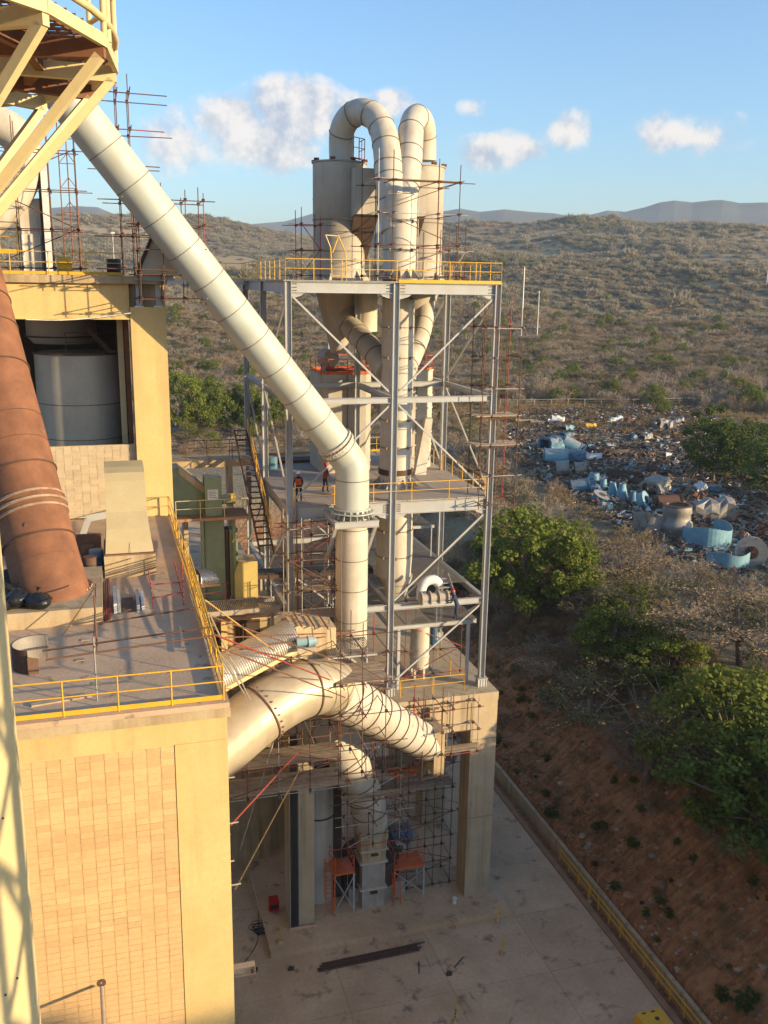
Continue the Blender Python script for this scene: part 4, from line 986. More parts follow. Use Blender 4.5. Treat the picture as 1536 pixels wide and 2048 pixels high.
MB().bar((10.05, 51.25, 15.4), (10.05, 51.25, 26.8), .09, .06).build('cable_tray', m_yellowd, t)

# ------------------------------------------------------------ people on the decks
def person(loc, yaw, lab, shirt, trousers, helmet, vest=None, pose=0):
    t = thing('person', lab, 'person', loc)
    bmm = bpy.data.meshes.new('body'); J = {}
    def rot(v): c, s_ = math.cos(yaw), math.sin(yaw); return (v[0] * c - v[1] * s_, v[0] * s_ + v[1] * c, v[2])
    lean = .16 if pose else .04
    P_ = [('pel', (0, 0, .95), .15), ('wst', (0, lean * .5, 1.12), .14), ('chs', (0, lean, 1.34), .165), ('nck', (0, lean * 1.3, 1.50), .06), ('hd1', (0, lean * 1.5 + .02, 1.60), .085), ('hd2', (0, lean * 1.6 + .01, 1.70), .095)]
    E_ = [(0, 1), (1, 2), (2, 3), (3, 4), (4, 5)]
    for s2_ in (-1, 1):
        b = len(P_); st = .10 * s2_
        P_ += [('hip', (.10 * s2_, 0, .90), .095), ('kne', (.12 * s2_, .06 + st * .5, .49), .068), ('ank', (.12 * s2_, st, .09), .05), ('toe', (.13 * s2_, st + .15, .05), .045)]
        E_ += [(0, b), (b, b + 1), (b + 1, b + 2), (b + 2, b + 3)]
        b = len(P_)
        P_ += [('shl', (.19 * s2_, lean, 1.41), .065), ('elb', (.27 * s2_, lean + .02 + .1 * pose, 1.13), .047), ('wri', (.22 * s2_, lean + .2 + .16 * pose, .95 + .1 * pose), .032), ('plm', (.21 * s2_, lean + .27 + .16 * pose, .91 + .1 * pose), .03)]
        E_ += [(2, b), (b, b + 1), (b + 1, b + 2), (b + 2, b + 3)]
        for f_ in range(4):
            P_.append(('fin', (.19 * s2_ + .014 * f_ * s2_, lean + .345 + .16 * pose + (.01 if f_ in (1, 2) else 0), .87 + .1 * pose), .009)); E_.append((b + 3, len(P_) - 1))
        P_.append(('thb', (.17 * s2_, lean + .29 + .16 * pose, .90 + .1 * pose), .010)); E_.append((b + 2, len(P_) - 1))
    bmm.from_pydata([rot(p[1]) for p in P_], E_, [])
    o = bpy.data.objects.new('body', bmm); col.objects.link(o); o.parent = t
    bmm.materials.append(trousers)
    md = o.modifiers.new('skin', 'SKIN'); sv = bmm.skin_vertices[0].data
    for i, p in enumerate(P_): sv[i].radius = (p[2], p[2] * (.78 if p[0] in ('pel', 'wst', 'chs') else 1)); sv[i].use_root = (i == 0)
    md.use_smooth_shade = True
    s2 = o.modifiers.new('sub', 'SUBSURF'); s2.levels = 1; s2.render_levels = 2
    def tor(zs, grow_, mat, nm):
        m = MB(); sec = []
        for z, w_, d_2 in zs:
            y_ = lean * (z - .95) / .4 * 1.0
            sec.append([Vector(rot((w_ * grow_ * math.cos(a), y_ + d_2 * grow_ * math.sin(a), z))) + Vector(loc) for a in [2 * math.pi * k / 14 for k in range(14)]])
        for a, b in zip(sec[:-1], sec[1:]): m.loft(a, b, caps=False, smooth=True)
        return m.build(nm, mat, t)
    tor([(.90, .175, .13), (1.1, .165, .125), (1.3, .205, .145), (1.42, .20, .13), (1.49, .09, .08)], 1.0, shirt, 'jacket')
    if vest: tor([(1.0, .175, .135), (1.3, .21, .15), (1.42, .19, .135)], 1.04, vest, 'vest')
    hc = Vector(rot((0, lean * 1.6, 1.72))) + Vector(loc); h = MB()
    h.lathe(hc, [(.145, -.02), (.125, .0), (.12, .05), (.09, .11), (.04, .135), (.002, .14)], 16); h.build('helmet', helmet, t)
    fc = Vector(rot((0, lean * 1.6 + .085, 1.66))) + Vector(loc); MB().lathe(fc + Vector((0, 0, -.09)), [(.03, 0), (.055, .04), (.05, .1), (.03, .13)], 12).build('face', M('skin_tone', (.30, .16, .10), None, 5, .6, fine=0), t)
    return t
m_cloth = M('dark_cloth', (.035, .035, .045), None, 5, .9); m_navy = M('navy_cloth', (.03, .045, .09), None, 5, .9); m_vest = M('orange_vest', (.70, .12, .04), None, 5, .7, fine=0)
m_redh = M('red_helmet', (.55, .02, .02), None, 5, .35, fine=0); m_whiteh = M('white_helmet', (.8, .8, .78), None, 5, .35, fine=0); m_redsh = M('red_shirt', (.30, .05, .04), None, 5, .9)
a = onz(598, 1003, 27.07); person((a.x, max(a.y, 51.9), 27.07), R(160), 'worker in an orange vest and white helmet on the middle deck', m_cloth, m_cloth, m_whiteh, m_vest, 1)
a = onz(650, 985, 27.07); person((a.x, a.y, 27.07), R(-70), 'worker in red shirt and dark trousers standing behind the gas duct elbow', m_redsh, m_cloth, m_redh, None, 0)
a = onz(913, 1240, 20.72); person((a.x, a.y, 20.72), R(60), 'worker in dark overalls and red helmet on the lower grating by the tower corner', m_navy, m_navy, m_redh, None, 1)
# ------------------------------------------------------------ big bent duct below the tower
be = thing('bent_gas_duct', 'big bare metal duct bending out of the building over to the ribbed duct', 'duct', (9, 45, 14))
cl = [(380, 1545, 42.6), (420, 1508, 43.0), (457, 1478, 43.4), (506, 1436, 44.0), (555, 1401, 44.7), (602, 1378, 45.4), (642, 1370, 46.0), (668, 1378, 46.4)]
cp = smooth_path([ony(*p) for p in cl], 2)
duct_run(be, cp, 1.53, m_bare, joints=(.47, .78), jr=1.035, n=48, jh=.09, flange_mat=m_rustd)
for k in range(26):
    a = 2 * math.pi * k / 26; i = int(len(cp) * .47); d2 = (cp[i + 1] - cp[i]).normalized(); A1 = d2.cross(Vector((0, 0, 1))).normalized(); B1 = A1.cross(d2)
    c = cp[i] + (A1 * math.cos(a) + B1 * math.sin(a)) * 1.585; MB().tube(c, c + d2 * .1, .035, n=6).build('bolt', m_rustd, be)
rb = thing('ribbed_duct', 'pale ribbed duct sloping down from the big bend to the concrete table', 'duct', (16.3, 48, 14))
rp = [ony(*p) for p in ((655, 1376, 46.2), (690, 1396, 46.6), (740, 1424, 47.1), (800, 1457, 47.8), (862, 1490, 48.5))]
duct_run(rb, rp, [1.45, 1.38, 1.27, 1.13, 1.02], m_ductw, joints=[.06 + .094 * k for k in range(11)], jr=1.035, n=44, jh=.045, flange_mat=m_rustd)
e_ = rp[-1]; MB().mm(e_.x - .15, e_.x + .5, e_.y - 1.0, e_.y + .9, e_.z - 1.5, e_.z + 1.35).build('end_box', m_creamdirty, rb)
dn = thing('fan_inlet_duct', 'pale segmented duct bending down into the fan under the table', 'duct', (13, 49, 2))
q = lambda x, y, Y: ony(x, y, Y)
duct_run(dn, smooth_path([q(664, 1455, 49.6), q(690, 1500, 50.0), q(716, 1560, 50.6), q(738, 1610, 51.2), q(742, 1655, 51.6)], 2), [1.18, 1.16, 1.14, 1.04], m_ductw, joints=(.3, .52, .66, .82), jr=1.05)
z0_ = q(742, 1652, 51.6).z; xc = q(742, 1652, 51.6).x; YC = 51.6
MB().loft([(xc - .95, YC - .9, z0_ + .1), (xc + .9, YC - .9, z0_ + .1), (xc + .9, YC + .9, z0_ + .1), (xc - .95, YC + .9, z0_ + .1)], [(xc - .72, YC - .7, z0_ - 2.3), (xc + .75, YC - .7, z0_ - 2.3), (xc + .75, YC + .9, z0_ - 2.3), (xc - .72, YC + .9, z0_ - 2.3)]).build('transition', m_creamdirty, dn)
MB().mm(xc - .74, xc + .78, YC - .72, YC + .9, .34, z0_ - 2.302).build('lower_casing', m_steeld, dn)
for zz_ in (z0_ - .4, z0_ - 1.3, z0_ - 2.2, 1.7): MB().mm(xc - .9, xc + .92, YC - .86, YC + .92, zz_, zz_ + .07).build('stiffener', m_ductw, dn)
for zz_ in (z0_ - 1.55, 1.5): MB().mm(xc - .2, xc + .25, YC - .92, YC - .72, zz_ - .05, zz_ + .06).build('slot', m_dark, dn)
# a second duct in the shade behind the front table column
t = thing('shaded_duct', 'dull vertical duct standing in the shade behind the cabled table column', 'duct', (11.6, 53, .34))
MB().lathe((11.7, 53.2, 0), [(1.1, .34), (1.1, 8.8), (.9, 10), (.9, 12.6)], 36).build('shell', m_ductw, t)
for zz_ in (6.4, 8.8, 10): MB().ring((11.7, 53.2, zz_), (0, 0, 1), .9, 1.16, .08, 36).build('flange', m_dark, t)
t = thing('shaded_casing', 'dark steel fan casing between the table columns', 'fan casing', (13.2, 54, .34))
MB().lathe((15.2, 53, 2.2), [(1.9, -.8), (1.9, .8)], 36).build('scroll', m_dark, t)
t.children[0].rotation_euler = (0, 0, 0)
MB().mm(12.3, 13.1, 52.5, 55.5, .34, 9.5).build('upright_casing', m_dark, t)
MB().mm(13.4, 17.2, 51.6, 54.6, .34, 1.4).build('base_frame', m_steeld, t)
def platform_stand(x0, x1, y0, y1, z, lab, cage):
    t = thing('access_stand', lab, 'platform', (x0, y0, .34), 'orange access platforms beside the fan')
    MB().mm(x0, x1, y0, y1, z - .12, z).build('floor', m_orange, t)
    for x in (x0 + .05, x1 - .05):
        for y in (y0 + .05, y1 - .05):
            MB().mm(x - .05, x + .05, y - .05, y + .05, .34, z - .12).build('leg', m_steel if x > x0 + .1 or y > y0 + .1 else m_orange, t)
            tubepart(t, 'post', (x, y, z), (x, y, z + 1.15), .03, m_orange)
    for zz_ in (.6, 1.12):
        MB().path([(x0 + .05, y1 - .05, z + zz_), (x0 + .05, y0 + .05, z + zz_), (x1 - .05, y0 + .05, z + zz_), (x1 - .05, y1 - .05, z + zz_)], .028, 6).build('hand_rail', m_orange, t)
    MB().bar((x0, y0, .5), (x1, y0, z - .2), .05).build('brace', m_steel, t); MB().bar((x1, y0, .5), (x0, y0, z - .2), .05).build('brace', m_steel, t)
    if cage:
        ladder(t, (x0 - .3, y0 + .2, .34), (x0 - .3, y0 + .2, z + 1.1), .42, m_orange, .025)
        for k in range(6):
            zc = 1.9 + k * .5
            MB().path([(x0 - .3 + .36 * math.sin(R(a)), y0 - .12 - .36 * math.cos(R(a)), zc) for a in range(-140, 141, 28)], .02, 5).build('cage_hoop', m_orange, t)
        for a in (-90, -45, 0, 45, 90): tubepart(t, 'cage_bar', (x0 - .3 + .36 * math.sin(R(a)), y0 - .12 - .36 * math.cos(R(a)), 1.9), (x0 - .3 + .36 * math.sin(R(a)), y0 - .12 - .36 * math.cos(R(a)), 4.6), .015, m_orange)
    else: ladder(t, (x0 + .1, y0 - .5, .34), (x0 + .1, y0, z), .5, m_orange, .03)
    return t
a = onz(668, 1832, .34); platform_stand(a.x, a.x + 1.35, a.y, a.y + 1.6, 3.3, 'orange platform with a caged ladder on the cabled column side of the fan duct', True)
a = onz(787, 1800, .34); platform_stand(a.x, a.x + 2.1, a.y, a.y + 1.5, 2.6, 'orange platform with a plain ladder beside the blue fan motor', False)
t = thing('fan_motor', 'dark blue electric motor on its frame behind the plain orange platform', 'motor', (16.6, 52.4, 1.2))
a = onz(818, 1765, .34)
MB().tube((a.x - .7, a.y + 2.2, 2.7), (a.x + .75, a.y + 2.2, 2.7), .62, n=26).build('housing', m_blue, t)
for k in range(8): MB().ring((a.x - .55 + k * .16, a.y + 2.2, 2.7), (1, 0, 0), .6, .68, .04, 26).build('fin', m_blue, t)
MB().mm(a.x - .6, a.x + .6, a.y + 1.7, a.y + 2.7, .34, 2.15).build('stand', m_steeld, t); MB().mm(a.x - .2, a.x + .3, a.y + 1.4, a.y + 1.75, 2.95, 3.3).build('terminal_box', m_blue, t)
MB().mm(a.x - .05, a.x + .06, a.y + 1.385, a.y + 1.398, 3.05, 3.2).build('nameplate', m_white, t)
t = thing('fan_inlet_ring', 'pale open inlet ring of the fan behind the plain orange platform', 'fan', (a.x - .4, a.y + .6, 1.5)); MB().ring((a.x - .55, a.y + .7, 2.6), (.2, -1, .1), .3, .48, .25, 28).build('ring', m_ductw, t); MB().mm(a.x - .75, a.x - .35, a.y + .6, a.y + .9, .34, 2.15).build('stand', m_steeld, t)
t = thing('orange_valve_gear', 'orange valve gear hanging in the scaffold under the table', 'valve', (17.6, 53, 8)); MB().tube((16.4, 53, 8.5), (18.4, 53, 8.7), .16, n=14).build('shaft', m_orange, t); MB().ring((17.9, 52.9, 8.6), (0, 1, .2), .25, .42, .12, 20).build('wheel', m_orange, t); MB().mm(16.9, 17.3, 52.9, 53.2, 8.0, 8.45).build('actuator', m_orange, t)
t.location  # kept at its hanging height
for k in range(2): tubepart(t, 'hanger', (16.6 + 1.5 * k, 53, 8.5), (16.6 + 1.5 * k, 53, 12.6), .03, m_rustpipe)
# scaffolds low on the front
scaffold('tube scaffold with plank deck under the big bent duct', [4.6, 6.2, 7.9, 9.6, 11.2], [45.6, 47.6], 12.2, 16.6, 1.6, 11, boards=(0, 1), over=.8, w=(.5, .15, .35))
scaffold('tube scaffold standing in front of the big bend around the drop duct', [11.0, 12.2, 13.5], [44.4, 47.0], 13.6, 21.8, 1.7, 12, boards=(3,), over=1.0, w=(.7, .15, .15), braces=True)
scaffold('dark tube scaffold between the fan and the tree side table column', [15.6, 17.4, 19.2, 20.4], [51.9, 53.6], .34, 11.8, 1.75, 13, boards=(4, 5), over=.3, w=(.85, .12, .03))
scaffold('tube scaffold on the face of the concrete table beam', [17.0, 19.2, 20.9], [49.2, 50.1], 11.2, 15.0, 1.5, 14, boards=(0,), over=.3, w=(.6, .1, .3), braces=False)
scaffold('tube scaffold round the small tank on the concrete table', [17.4, 19.3, 21.2], [53.3, 57.0], 14.8, 20.2, 1.7, 15, over=.6, w=(.45, .35, .2))
scaffold('rusty scaffold standing in front of the building side column and duct drop', [10.0, 12.0], [50.6, 52.6], 14.8, 24.0, 1.75, 16, boards=(3,), over=.5, w=(.5, .1, .4))
t = thing('leaning_tubes', 'long scaffold tubes leaning from the work roof rail down to the big bent duct', 'pipes', (3.2, 33, 24), 'loose tubes on the work roof')
rs4 = random.Random(6)
for a, b, mt in (((428, 1290, 30), (690, 1395, 44), m_rustpipe), ((400, 1225, 36), (700, 1330, 46), m_rustpipe), ((430, 1270, 31), (660, 1360, 44), m_redpipe), ((420, 1230, 34), (500, 1400, 40), m_silver), ((436, 1300, 30), (490, 1390, 40), m_silver), ((410, 1200, 38), (560, 1310, 44), m_yellowd),
                 ((450, 1275, 44), (700, 1265, 47), m_rustpipe), ((440, 1305, 43), (740, 1260, 48), m_rustpipe), ((455, 1290, 43), (640, 1330, 45), m_rustpipe), ((560, 1225, 46), (735, 1300, 48), m_rustpipe), ((420, 1250, 33), (425, 1345, 33), m_silver), ((395, 1150, 42), (400, 1235, 42), m_silver),
                 ((462, 1650, 33), (600, 1500, 46), m_redpipe), ((470, 1780, 34), (610, 1520, 46), m_yellowd), ((560, 1440, 46), (480, 1700, 46), m_silver)):
    tubepart(t, 'tube', ony(*a), ony(*b), .034, mt)
t = thing('wall_scaffold_stubs', 'ends of scaffold tubes poking out past the building corner', 'pipes', (3.2, 33, 14))
for (x, y, Y, l_) in ((470, 1646, 31, .75), (468, 1668, 31, .45), (470, 1722, 30, .45), (470, 1770, 29.5, .6), (470, 1555, 33, .9)):
    p = ony(x, y, Y); tubepart(t, 'tube', (3.1, Y, p.z), (3.1 + l_, Y, p.z + .02), .03, m_silver)
t = thing('beam_stub', 'rust stained steel channel beam sticking out of the building side near its front corner', 'beam', (3.1, 28.2, 19)); p = ony(490, 1938, 28.2)
MB().ibeam((3.02, 28.2, p.z), (3.93, 28.2, p.z), .34, .26, .02).build('web', m_steeld, t); MB().mm(3.93, 3.95, 28.06, 28.34, p.z - .17, p.z + .17).build('end_plate', m_cream2, t); MB().mm(3.80, 3.86, 28.05, 28.07, p.z - .1, p.z + .05).build('slot', m_dark, t)
# ------------------------------------------------------------ conveyor gallery
def corrugated(label, a, b, r_, n=26, arc=(-10, 190), name='conveyor_cover'):
    a = Vector(a); b = Vector(b); t = thing(name, label, 'conveyor cover', a, 'corrugated conveyor covers')
    d = (b - a).normalized(); s_ = d.cross(Vector((0, 0, 1))).normalized(); u_ = s_.cross(d)
    m = MB(); vs = []; na = 22; N_ = n * 4
    for i in range(N_ + 1):
        rr = r_ * (1 + .045 * math.sin(i / 4 * 2 * math.pi)); c = a.lerp(b, i / N_)
        for k in range(na + 1):
            g = R(arc[0] + (arc[1] - arc[0]) * k / na); vs.append(c + s_ * (-rr * math.cos(g)) + u_ * (rr * math.sin(g)))
    m.add(vs, [(i * (na + 1) + k, i * (na + 1) + k + 1, (i + 1) * (na + 1) + k + 1, (i + 1) * (na + 1) + k) for i in range(N_) for k in range(na)], True)
    m.build('sheet', m_galv, t)
    for s2_ in (-1, 1): MB().bar(a + s_ * s2_ * r_ * 1.02 - u_ * .2, b + s_ * s2_ * r_ * 1.02 - u_ * .2, .1, .22, u_).build('side_beam', m_cream2, t)
    return t
corrugated('long corrugated metal conveyor cover rising from the work roof to the box head', ony(405, 1372, 45.0), ony(585, 1275, 46.5), 1.02, 44)
corrugated('short corrugated metal conveyor cover beside the green machines', ony(384, 1160, 55), ony(438, 1156, 56.5), .75, 13)
t = thing('conveyor_discharge_box', 'cream steel box head at the upper end of the corrugated conveyor cover', 'conveyor', (9.6, 47, 20.5))
p0, p1 = ony(578, 1272, 46.6), ony(666, 1262, 47.2)
MB().loft([(p0.x, 45.8, p0.z - 1.3), (p1.x, 46.4, p1.z - 1.3), (p1.x, 48.2, p1.z - 1.3), (p0.x, 47.6, p0.z - 1.3)], [(p0.x, 46.0, p0.z + .8), (p1.x, 46.5, p1.z + .45), (p1.x, 48.2, p1.z + .45), (p0.x, 47.6, p0.z + .8)]).build('box', m_creamdirty, t)
for k in range(3): MB().mm(p0.x + .5 + k * .7, p0.x + .56 + k * .7, 45.7, 48.3, p0.z + .75 - k * .12, p0.z + .82 - k * .12).build('lid_rib', m_rust, t)
t = thing('drive_motor', 'small blue drive motor beside the conveyor head', 'motor', (9.4, 45.4, 20)); c = ony(612, 1283, 45.2)
MB().tube(c + Vector((-.5, 0, 0)), c + Vector((.1, 0, .02)), .24, n=18).build('housing', m_ltblue, t); MB().tube(c + Vector((.1, 0, 0)), c + Vector((.55, 0, .02)), .3, .18, 18).build('gearbox', m_ltblue, t); MB().mm(c.x - .5, c.x + .5, c.y - .3, c.y + .3, c.z - .45, c.z - .25).build('base', m_steeld, t)
gp = thing('grating_walkway', 'grey grating walkway beside the conveyor head over the big bend', 'walkway', (11, 46, 19.5))
g = MB(); c0 = ony(655, 1310, 45.6)
for k in range(26): g.mm(c0.x + .1 * k, c0.x + .1 * k + .035, 45.3, 47.6, c0.z, c0.z + .04)
o = g.build('grating', m_grate, gp); o['kind'] = 'stuff'
for y_ in (45.3, 47.6): MB().bar((c0.x - .05, y_, c0.z - .06), (c0.x + 2.65, y_, c0.z - .06), .06, .16).build('edge_channel', m_steel, gp)
for x_ in (.2, 2.4): MB().bar((c0.x + x_, 46.4, c0.z - .1), (c0.x + x_, 46.4, c0.z - 1.0), .08).build('leg', m_steel, gp)
bc = thing('belt_conveyor', 'black belt conveyor running from the green machines through the tower', 'conveyor', (10, 56.5, 21))
MB().bar((6.1, 56.5, 21.75), (16, 56.6, 21.5), 1.0, .12).build('belt', m_cable, bc)
for s2_ in (-1, 1): MB().bar((6.1, 56.5 + s2_ * .6, 21.6), (16, 56.6 + s2_ * .6, 21.35), .08, .25).build('stringer', m_dark, bc)
for k in range(9): tubepart(bc, 'idler', (6.6 + k * 1.05, 56.0, 21.62 - .025 * k), (6.6 + k * 1.05, 57.1, 21.62 - .025 * k), .06, m_steeld)
for k in range(5): MB().bar((6.6 + k * 2.2, 56.5, 21.4), (6.6 + k * 2.2, 56.5, 20.1), .12).build('trestle', m_steeld, bc)
wk = thing('conveyor_walkway', 'grating walkway with red rail below the belt conveyor', 'walkway', (4.4, 53, 20.5)); zk = ony(470, 1212, 53).z
g = MB()
for k in range(42): g.mm(4.5 + .11 * k, 4.54 + .11 * k, 52.2, 54.0, zk, zk + .04)
o = g.build('grating', m_grate, wk); o['kind'] = 'stuff'
MB().bar((4.4, 52.15, zk - .1), (9.2, 52.15, zk - .1), .08, .3).build('edge_beam', m_steeld, wk); MB().bar((4.4, 54.05, zk - .1), (9.2, 54.05, zk - .1), .08, .3).build('edge_beam', m_steeld, wk)
for x_ in (4.6, 6.3): tubepart(wk, 'post', (x_, 54, zk), (x_, 54, zk + 1.1), .03, m_redpipe)
for z_ in (.55, 1.1): tubepart(wk, 'rail', (4.5, 54, zk + z_), (6.4, 54, zk + z_ + .05), .028, m_redpipe)
for x_ in (7.6, 9.0): tubepart(wk, 'post', (x_, 54, zk), (x_, 54, zk + 1.1), .03, m_steel)
for x_ in (4.6, 8.9): MB().bar((x_, 53, zk - .2), (x_, 53, 14), .16).build('leg', m_steeld, wk)
# annex behind, green machines, walkway
an = thing('annex', 'low cream annex with dark openings behind the belt conveyor', 'building', (6.3, 57.6, 0))
MB().mm(3.3, 9.4, 58.0, 84, 0, 19.2).build('wall', m_creamdirty, an); MB().mm(3.2, 9.5, 57.85, 84.1, 19.21, 19.5).build('roof', m_yard, an)
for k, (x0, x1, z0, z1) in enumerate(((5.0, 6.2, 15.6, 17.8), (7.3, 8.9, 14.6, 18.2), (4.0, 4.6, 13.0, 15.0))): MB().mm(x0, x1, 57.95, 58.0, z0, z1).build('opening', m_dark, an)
MB().mm(6.35, 6.75, 57.7, 57.99, 10, 19.2).build('pilaster', m_cream, an)
gpz = 25.75
pf = thing('machine_platform', 'rusty orange grating platform carrying the green machines', 'platform', (5.7, 55.5, 20)) 
MB().mm(3.5, 7.9, 54.9, 57.2, gpz - .16, gpz).build('floor', m_plat, pf)
gg = MB()
for k in range(40): gg.mm(3.55 + k * .108, 3.6 + k * .108, 54.95, 57.15, gpz + .001, gpz + .03)
o = gg.build('grating_bars', m_plat, pf); o['kind'] = 'stuff'
for x_ in (5.1, 7.0): MB().mm(x_ - .09, x_ + .09, 55.1, 55.28, 19.5, gpz - .17).build('leg', m_green, pf)
MB().bar((7.85, 55, gpz - .2), (6.9, 55.1, gpz - 1.6), .09).build('knee_brace', m_cream2, pf)
railing('pale rail round the green machine platform', [(3.6, 54.95, gpz), (7.85, 54.95, gpz), (7.85, 57.1, gpz)], mat=m_cream2, toe=0, sp=1.5)
hp = thing('green_hopper', 'sloping green hopper beside the rear building column', 'hopper', (4.4, 56.4, gpz))
MB().prism([(3.55, 55.9, gpz), (5.35, 55.9, gpz), (5.3, 55.9, gpz + 1.7), (3.9, 55.9, gpz + 2.9), (3.55, 55.9, gpz + 2.9)], (0, 1.6, 0)).build('shell', m_green, hp)
MB().prism([(3.9, 55.85, gpz + 2.93), (5.35, 55.85, gpz + 1.75), (5.42, 55.85, gpz + 1.3), (5.35, 55.85, gpz + 1.3), (3.85, 55.85, gpz + 2.6)], (0, 1.7, 0)).build('lid', m_creamdirty, hp)
t = thing('green_cabinet', 'green machine cabinet with a white notice plate on the platform', 'cabinet', (5.8, 55.6, gpz))
MB().mm(5.35, 6.35, 55.3, 56.4, gpz, gpz + 2.4).build('case', m_green, t); MB().mm(5.5, 6.12, 55.26, 55.30, gpz + 1.05, gpz + 1.65).build('notice', m_white, t)
lines = MB()
for k in range(4): lines.mm(5.56, 6.06 - .08 * (k % 2), 55.25, 55.26, gpz + 1.15 + k * .11, gpz + 1.18 + k * .11)
lines.build('notice_print', m_dark, t)
MB().tube((6.35, 55.9, gpz + .9), (7.2, 55.9, gpz + .9), .32, n=18).build('motor', m_green, t); MB().mm(6.9, 7.1, 55.4, 55.6, gpz + .9, gpz + 1.3).build('switch_box', m_yellow, t)
t = thing('green_casing', 'tall green elevator casing standing under the machine platform', 'casing', (5.8, 55.8, 19.5))
MB().mm(5.3, 6.45, 55.4, 56.6, 19.5, gpz - .17).build('case', m_green, t); MB().mm(6.47, 6.7, 55.5, 56.3, 19.5, gpz - .9).build('side_case', m_dark, t); MB().mm(6.75, 7.25, 55.4, 56.4, 20.5, gpz - .9).build('rear_case', m_green, t)
t = thing('yellow_casing', 'yellow sloped machine casing beside the green elevator', 'casing', (7.6, 55.4, 19.6)); MB().prism([(6.95, 54.9, 19.6), (8.35, 54.9, 19.6), (8.35, 54.9, 22.9), (7.2, 54.9, 22.9), (6.95, 54.9, 22.2)], (0, 1.6, 0)).build('case', M('casing_yellow', (.52, .40, .13), (.44, .34, .12), 1, .7, dust=(.45, .35, .22)), t)
tag(MB().mm(3.2, 9.4, 54.6, 57.8, 19.3, 19.52).build('machine_floor', m_roofc), 'dusty concrete floor slab under the green machines', 'floor slab')
wy = thing('link_walkway', 'concrete link walkway with dark rails between the rear building and the tower', 'walkway', (6.4, 62, 27.4))
MB().mm(3.3, 9.5, 61.4, 63, 27.55, 28.0).build('deck', m_creamdirty, wy)
for k in range(2): MB().mm(4.5 + 3 * k, 4.8 + 3 * k, 61.5, 62.9, 19.5, 27.55).build('pier', m_conc, wy)
railing('dark rail along the near side of the link walkway', [(3.3, 61.45, 28.0), (9.3, 61.45, 28.0)], mat=m_rustd, toe=0, sp=1.6)
railing('dark rail along the far side of the link walkway', [(3.3, 62.9, 28.0), (9.3, 62.9, 28.0)], mat=m_rustd, toe=0, sp=1.6)
ul = thing('upper_link', 'steel walkway linking the rear deck to the far side of the tower', 'walkway', (6, 66, 39))
MB().mm(3.3, 9.4, 65.5, 67.2, 39.2, 39.5).build('deck', m_steel, ul)
railing('yellow rail along the upper link walkway', [(3.3, 65.6, 39.5), (9.4, 65.6, 39.5)], toe=.1, sp=1.3)
st = thing('deck_stair', 'steel stair with yellow rails climbing to the middle deck of the tower', 'stair', (9.0, 53, 24))
for y_ in (50.9, 51.25): pass
MB().bar((8.9, 62.5, 29.8), (8.9, 52.2, 24.2), .06, .3).build('stringer', m_rustd, st); MB().bar((8.1, 62.5, 29.8), (8.1, 52.2, 24.2), .06, .3).build('stringer', m_rustd, st)
for k in range(22): MB().mm(8.1, 8.9, 62.3 - k * .46, 62.55 - k * .46, 29.75 - k * .252, 29.79 - k * .252).build('tread', m_rustd, st)
for k in range(6): tubepart(st, 'post', (8.9, 62.0 - k * 1.8, 29.6 - k * .98), (8.9, 62.0 - k * 1.8, 30.7 - k * .98), .028, m_yellow)
tubepart(st, 'hand_rail', (8.9, 62.0, 30.7), (8.9, 53.0, 25.8), .028, m_yellow); tubepart(st, 'hand_rail', (8.9, 62.0, 30.15), (8.9, 53.0, 25.25), .025, m_yellow)
# machinery on the lower decks
t = thing('small_tank', 'small pale steel tank on legs standing on the concrete table', 'tank', (18.4, 54.6, ZT)); c = onz(838, 1352, ZT)
MB().lathe((c.x, c.y, 0), [(.62, ZT + .7), (.62, ZT + .8), (.62, 18.4), (.45, 18.6)], 32).build('shell', m_ductw, t)
for k in range(5): a = 2 * math.pi * k / 5; MB().bar((c.x + .5 * math.cos(a), c.y + .5 * math.sin(a), ZT), (c.x + .5 * math.cos(a), c.y + .5 * math.sin(a), ZT + .75), .14).build('leg', m_ductw, t)
MB().ring((c.x, c.y, ZT + 1.5), (0, 0, 1), .6, .68, .08, 30).build('band', m_ductw, t)
tag(MB().mm(c.x + .8, c.x + 1.15, c.y - .1, c.y + .3, 16.8, 18.0).build('switch_cabinet', m_blue), 'blue switch cabinet fixed behind the small tank on the table', 'cabinet')
t = thing('lower_platform', 'grey grating platform over the small tank at the tower corner', 'platform', (18.5, 53, 18.9)); zp = 18.95
g = MB()
for k in range(52): g.mm(16.1 + k * .11, 16.14 + k * .11, 52.2, 57, zp, zp + .04)
o = g.build('grating', m_grate, t); o['kind'] = 'stuff'
for y_ in (52.15, 57.05): MB().ibeam((16.0, y_, zp - .1), (21.7, y_, zp - .1), .24, .14).build('edge_beam', m_steel, t)
for x_ in (16.05, 21.7): MB().ibeam((x_, 52.2, zp - .1), (x_, 57, zp - .1), .22, .13).build('side_beam', m_steel, t)
for x_ in (16.6, 21.2): MB().bar((x_, 52.2, ZT), (x_, 52.2, zp - .22), .18).build('leg', m_steel, t)
t = thing('blower_elbow', 'white bent blower pipe on the lower tower deck', 'pipe', (19, 58, 20.7)); c = onz(842, 1198, 20.72)
MB().path(smooth_path([c, c + Vector((0, 0, .7)), c + Vector((.3, .1, 1.1)), c + Vector((.9, .2, 1.15)), c + Vector((1.2, .2, .8))], 2), .3, 18).build('tube', m_white, t)
t = thing('blower_unit', 'grey blower unit with flanged ends on the lower tower deck', 'blower', (19.6, 57, 20.7)); MB().tube(c + Vector((-.4, -.9, .35)), c + Vector((1.4, -.9, .35)), .3, n=18).build('barrel', m_steeld, t)
